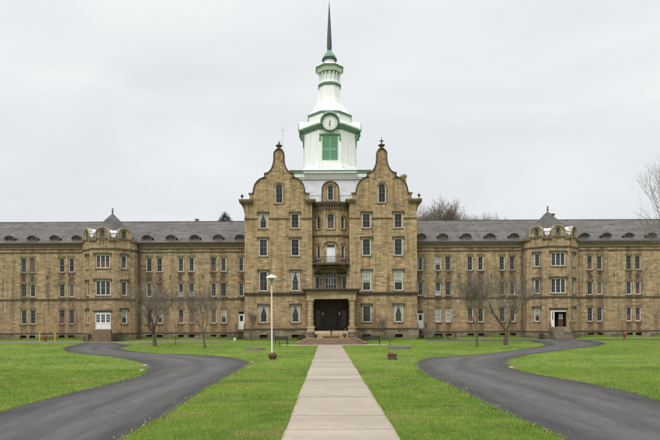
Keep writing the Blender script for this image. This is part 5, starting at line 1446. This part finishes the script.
# ------------------------------------------------------------------ SKY, SUN, CAMERA
w = bpy.data.worlds.new('World'); sc.world = w; w.use_nodes = True; t = w.node_tree; t.nodes.clear()
out = N(t, 'ShaderNodeOutputWorld'); bg = N(t, 'ShaderNodeBackground'); t.links.new(bg.outputs[0], out.inputs[0])
SUN_EL, SUN_AZ = R(48), R(205)
sky = N(t, 'ShaderNodeTexSky'); sky.sky_type = 'NISHITA'; sky.sun_disc = False; sky.sun_elevation = SUN_EL; sky.sun_rotation = SUN_AZ
tc = N(t, 'ShaderNodeTexCoord'); dirv = tc.outputs['Generated']
sp = N(t, 'ShaderNodeSeparateXYZ'); t.links.new(dirv, sp.inputs[0])
el = math_(t, 'MAXIMUM', sp.outputs[2], 0.0)
# overcast deck: brighter towards the zenith, as real stratus is
lum = ramp(t, el, [(0, (.70, .72, .75)), (.12, (.73, .75, .775)), (.28, (.79, .81, .825)), (.5, (.88, .895, .905)), (1, (1.0, 1.0, 1.0))])
cl = noise(t, vscale(t, dirv, (1.0, 1.0, 3.0)), 1.7, 6, .55, .5)
cm = mix(t, ramp(t, cl, [(.3, 0), (.7, 1)]), (.90, .905, .92), (1.10, 1.095, 1.08))
c2 = mix(t, 1.0, lum, cm, 'MULTIPLY')
zen = math_(t, 'ADD', 1.0, math_(t, 'MULTIPLY', ramp(t, el, [(.5, 0), (.95, 1)]), 1.5))
vm = N(t, 'ShaderNodeVectorMath', operation='SCALE'); t.links.new(c2, vm.inputs[0]); t.links.new(zen, vm.inputs['Scale'])
vm2 = N(t, 'ShaderNodeVectorMath', operation='SCALE'); t.links.new(vm.outputs[0], vm2.inputs[0]); vm2.inputs['Scale'].default_value = 10.3
mx = mix(t, .95, sky.outputs[0], vm2.outputs[0]); t.links.new(mx, bg.inputs[0]); bg.inputs[1].default_value = .1
sl = bpy.data.lights.new('sun', 'SUN'); sl.energy = 1.5; sl.angle = R(24); sl.color = (1, .965, .92)
so = bpy.data.objects.new('sun', sl); COL.objects.link(so)
sd = Vector((math.sin(SUN_AZ) * math.cos(SUN_EL), math.cos(SUN_AZ) * math.cos(SUN_EL), math.sin(SUN_EL)))
so.rotation_euler = sd.to_track_quat('Z', 'Y').to_euler()

cam = bpy.data.cameras.new('camera'); co = bpy.data.objects.new('camera', cam); COL.objects.link(co); sc.camera = co
cam.sensor_width = 36; cam.lens = F_PX / 660 * 36; cam.shift_x = (330 - CX) / 660; cam.shift_y = (HY - 220) / 660
cam.clip_end = 6000; cam.clip_start = .1
co.matrix_world = Matrix.Translation((CAMX, 0, CAMZ)) @ Matrix.Rotation(R(90), 4, 'X') @ Matrix.Rotation(R(-.28), 4, 'Z')
sc.view_settings.view_transform = 'Standard'; sc.view_settings.look = 'None'; sc.view_settings.exposure = 0; sc.view_settings.gamma = 1
sc.render.engine = 'CYCLES'; sc.cycles.max_bounces = 5
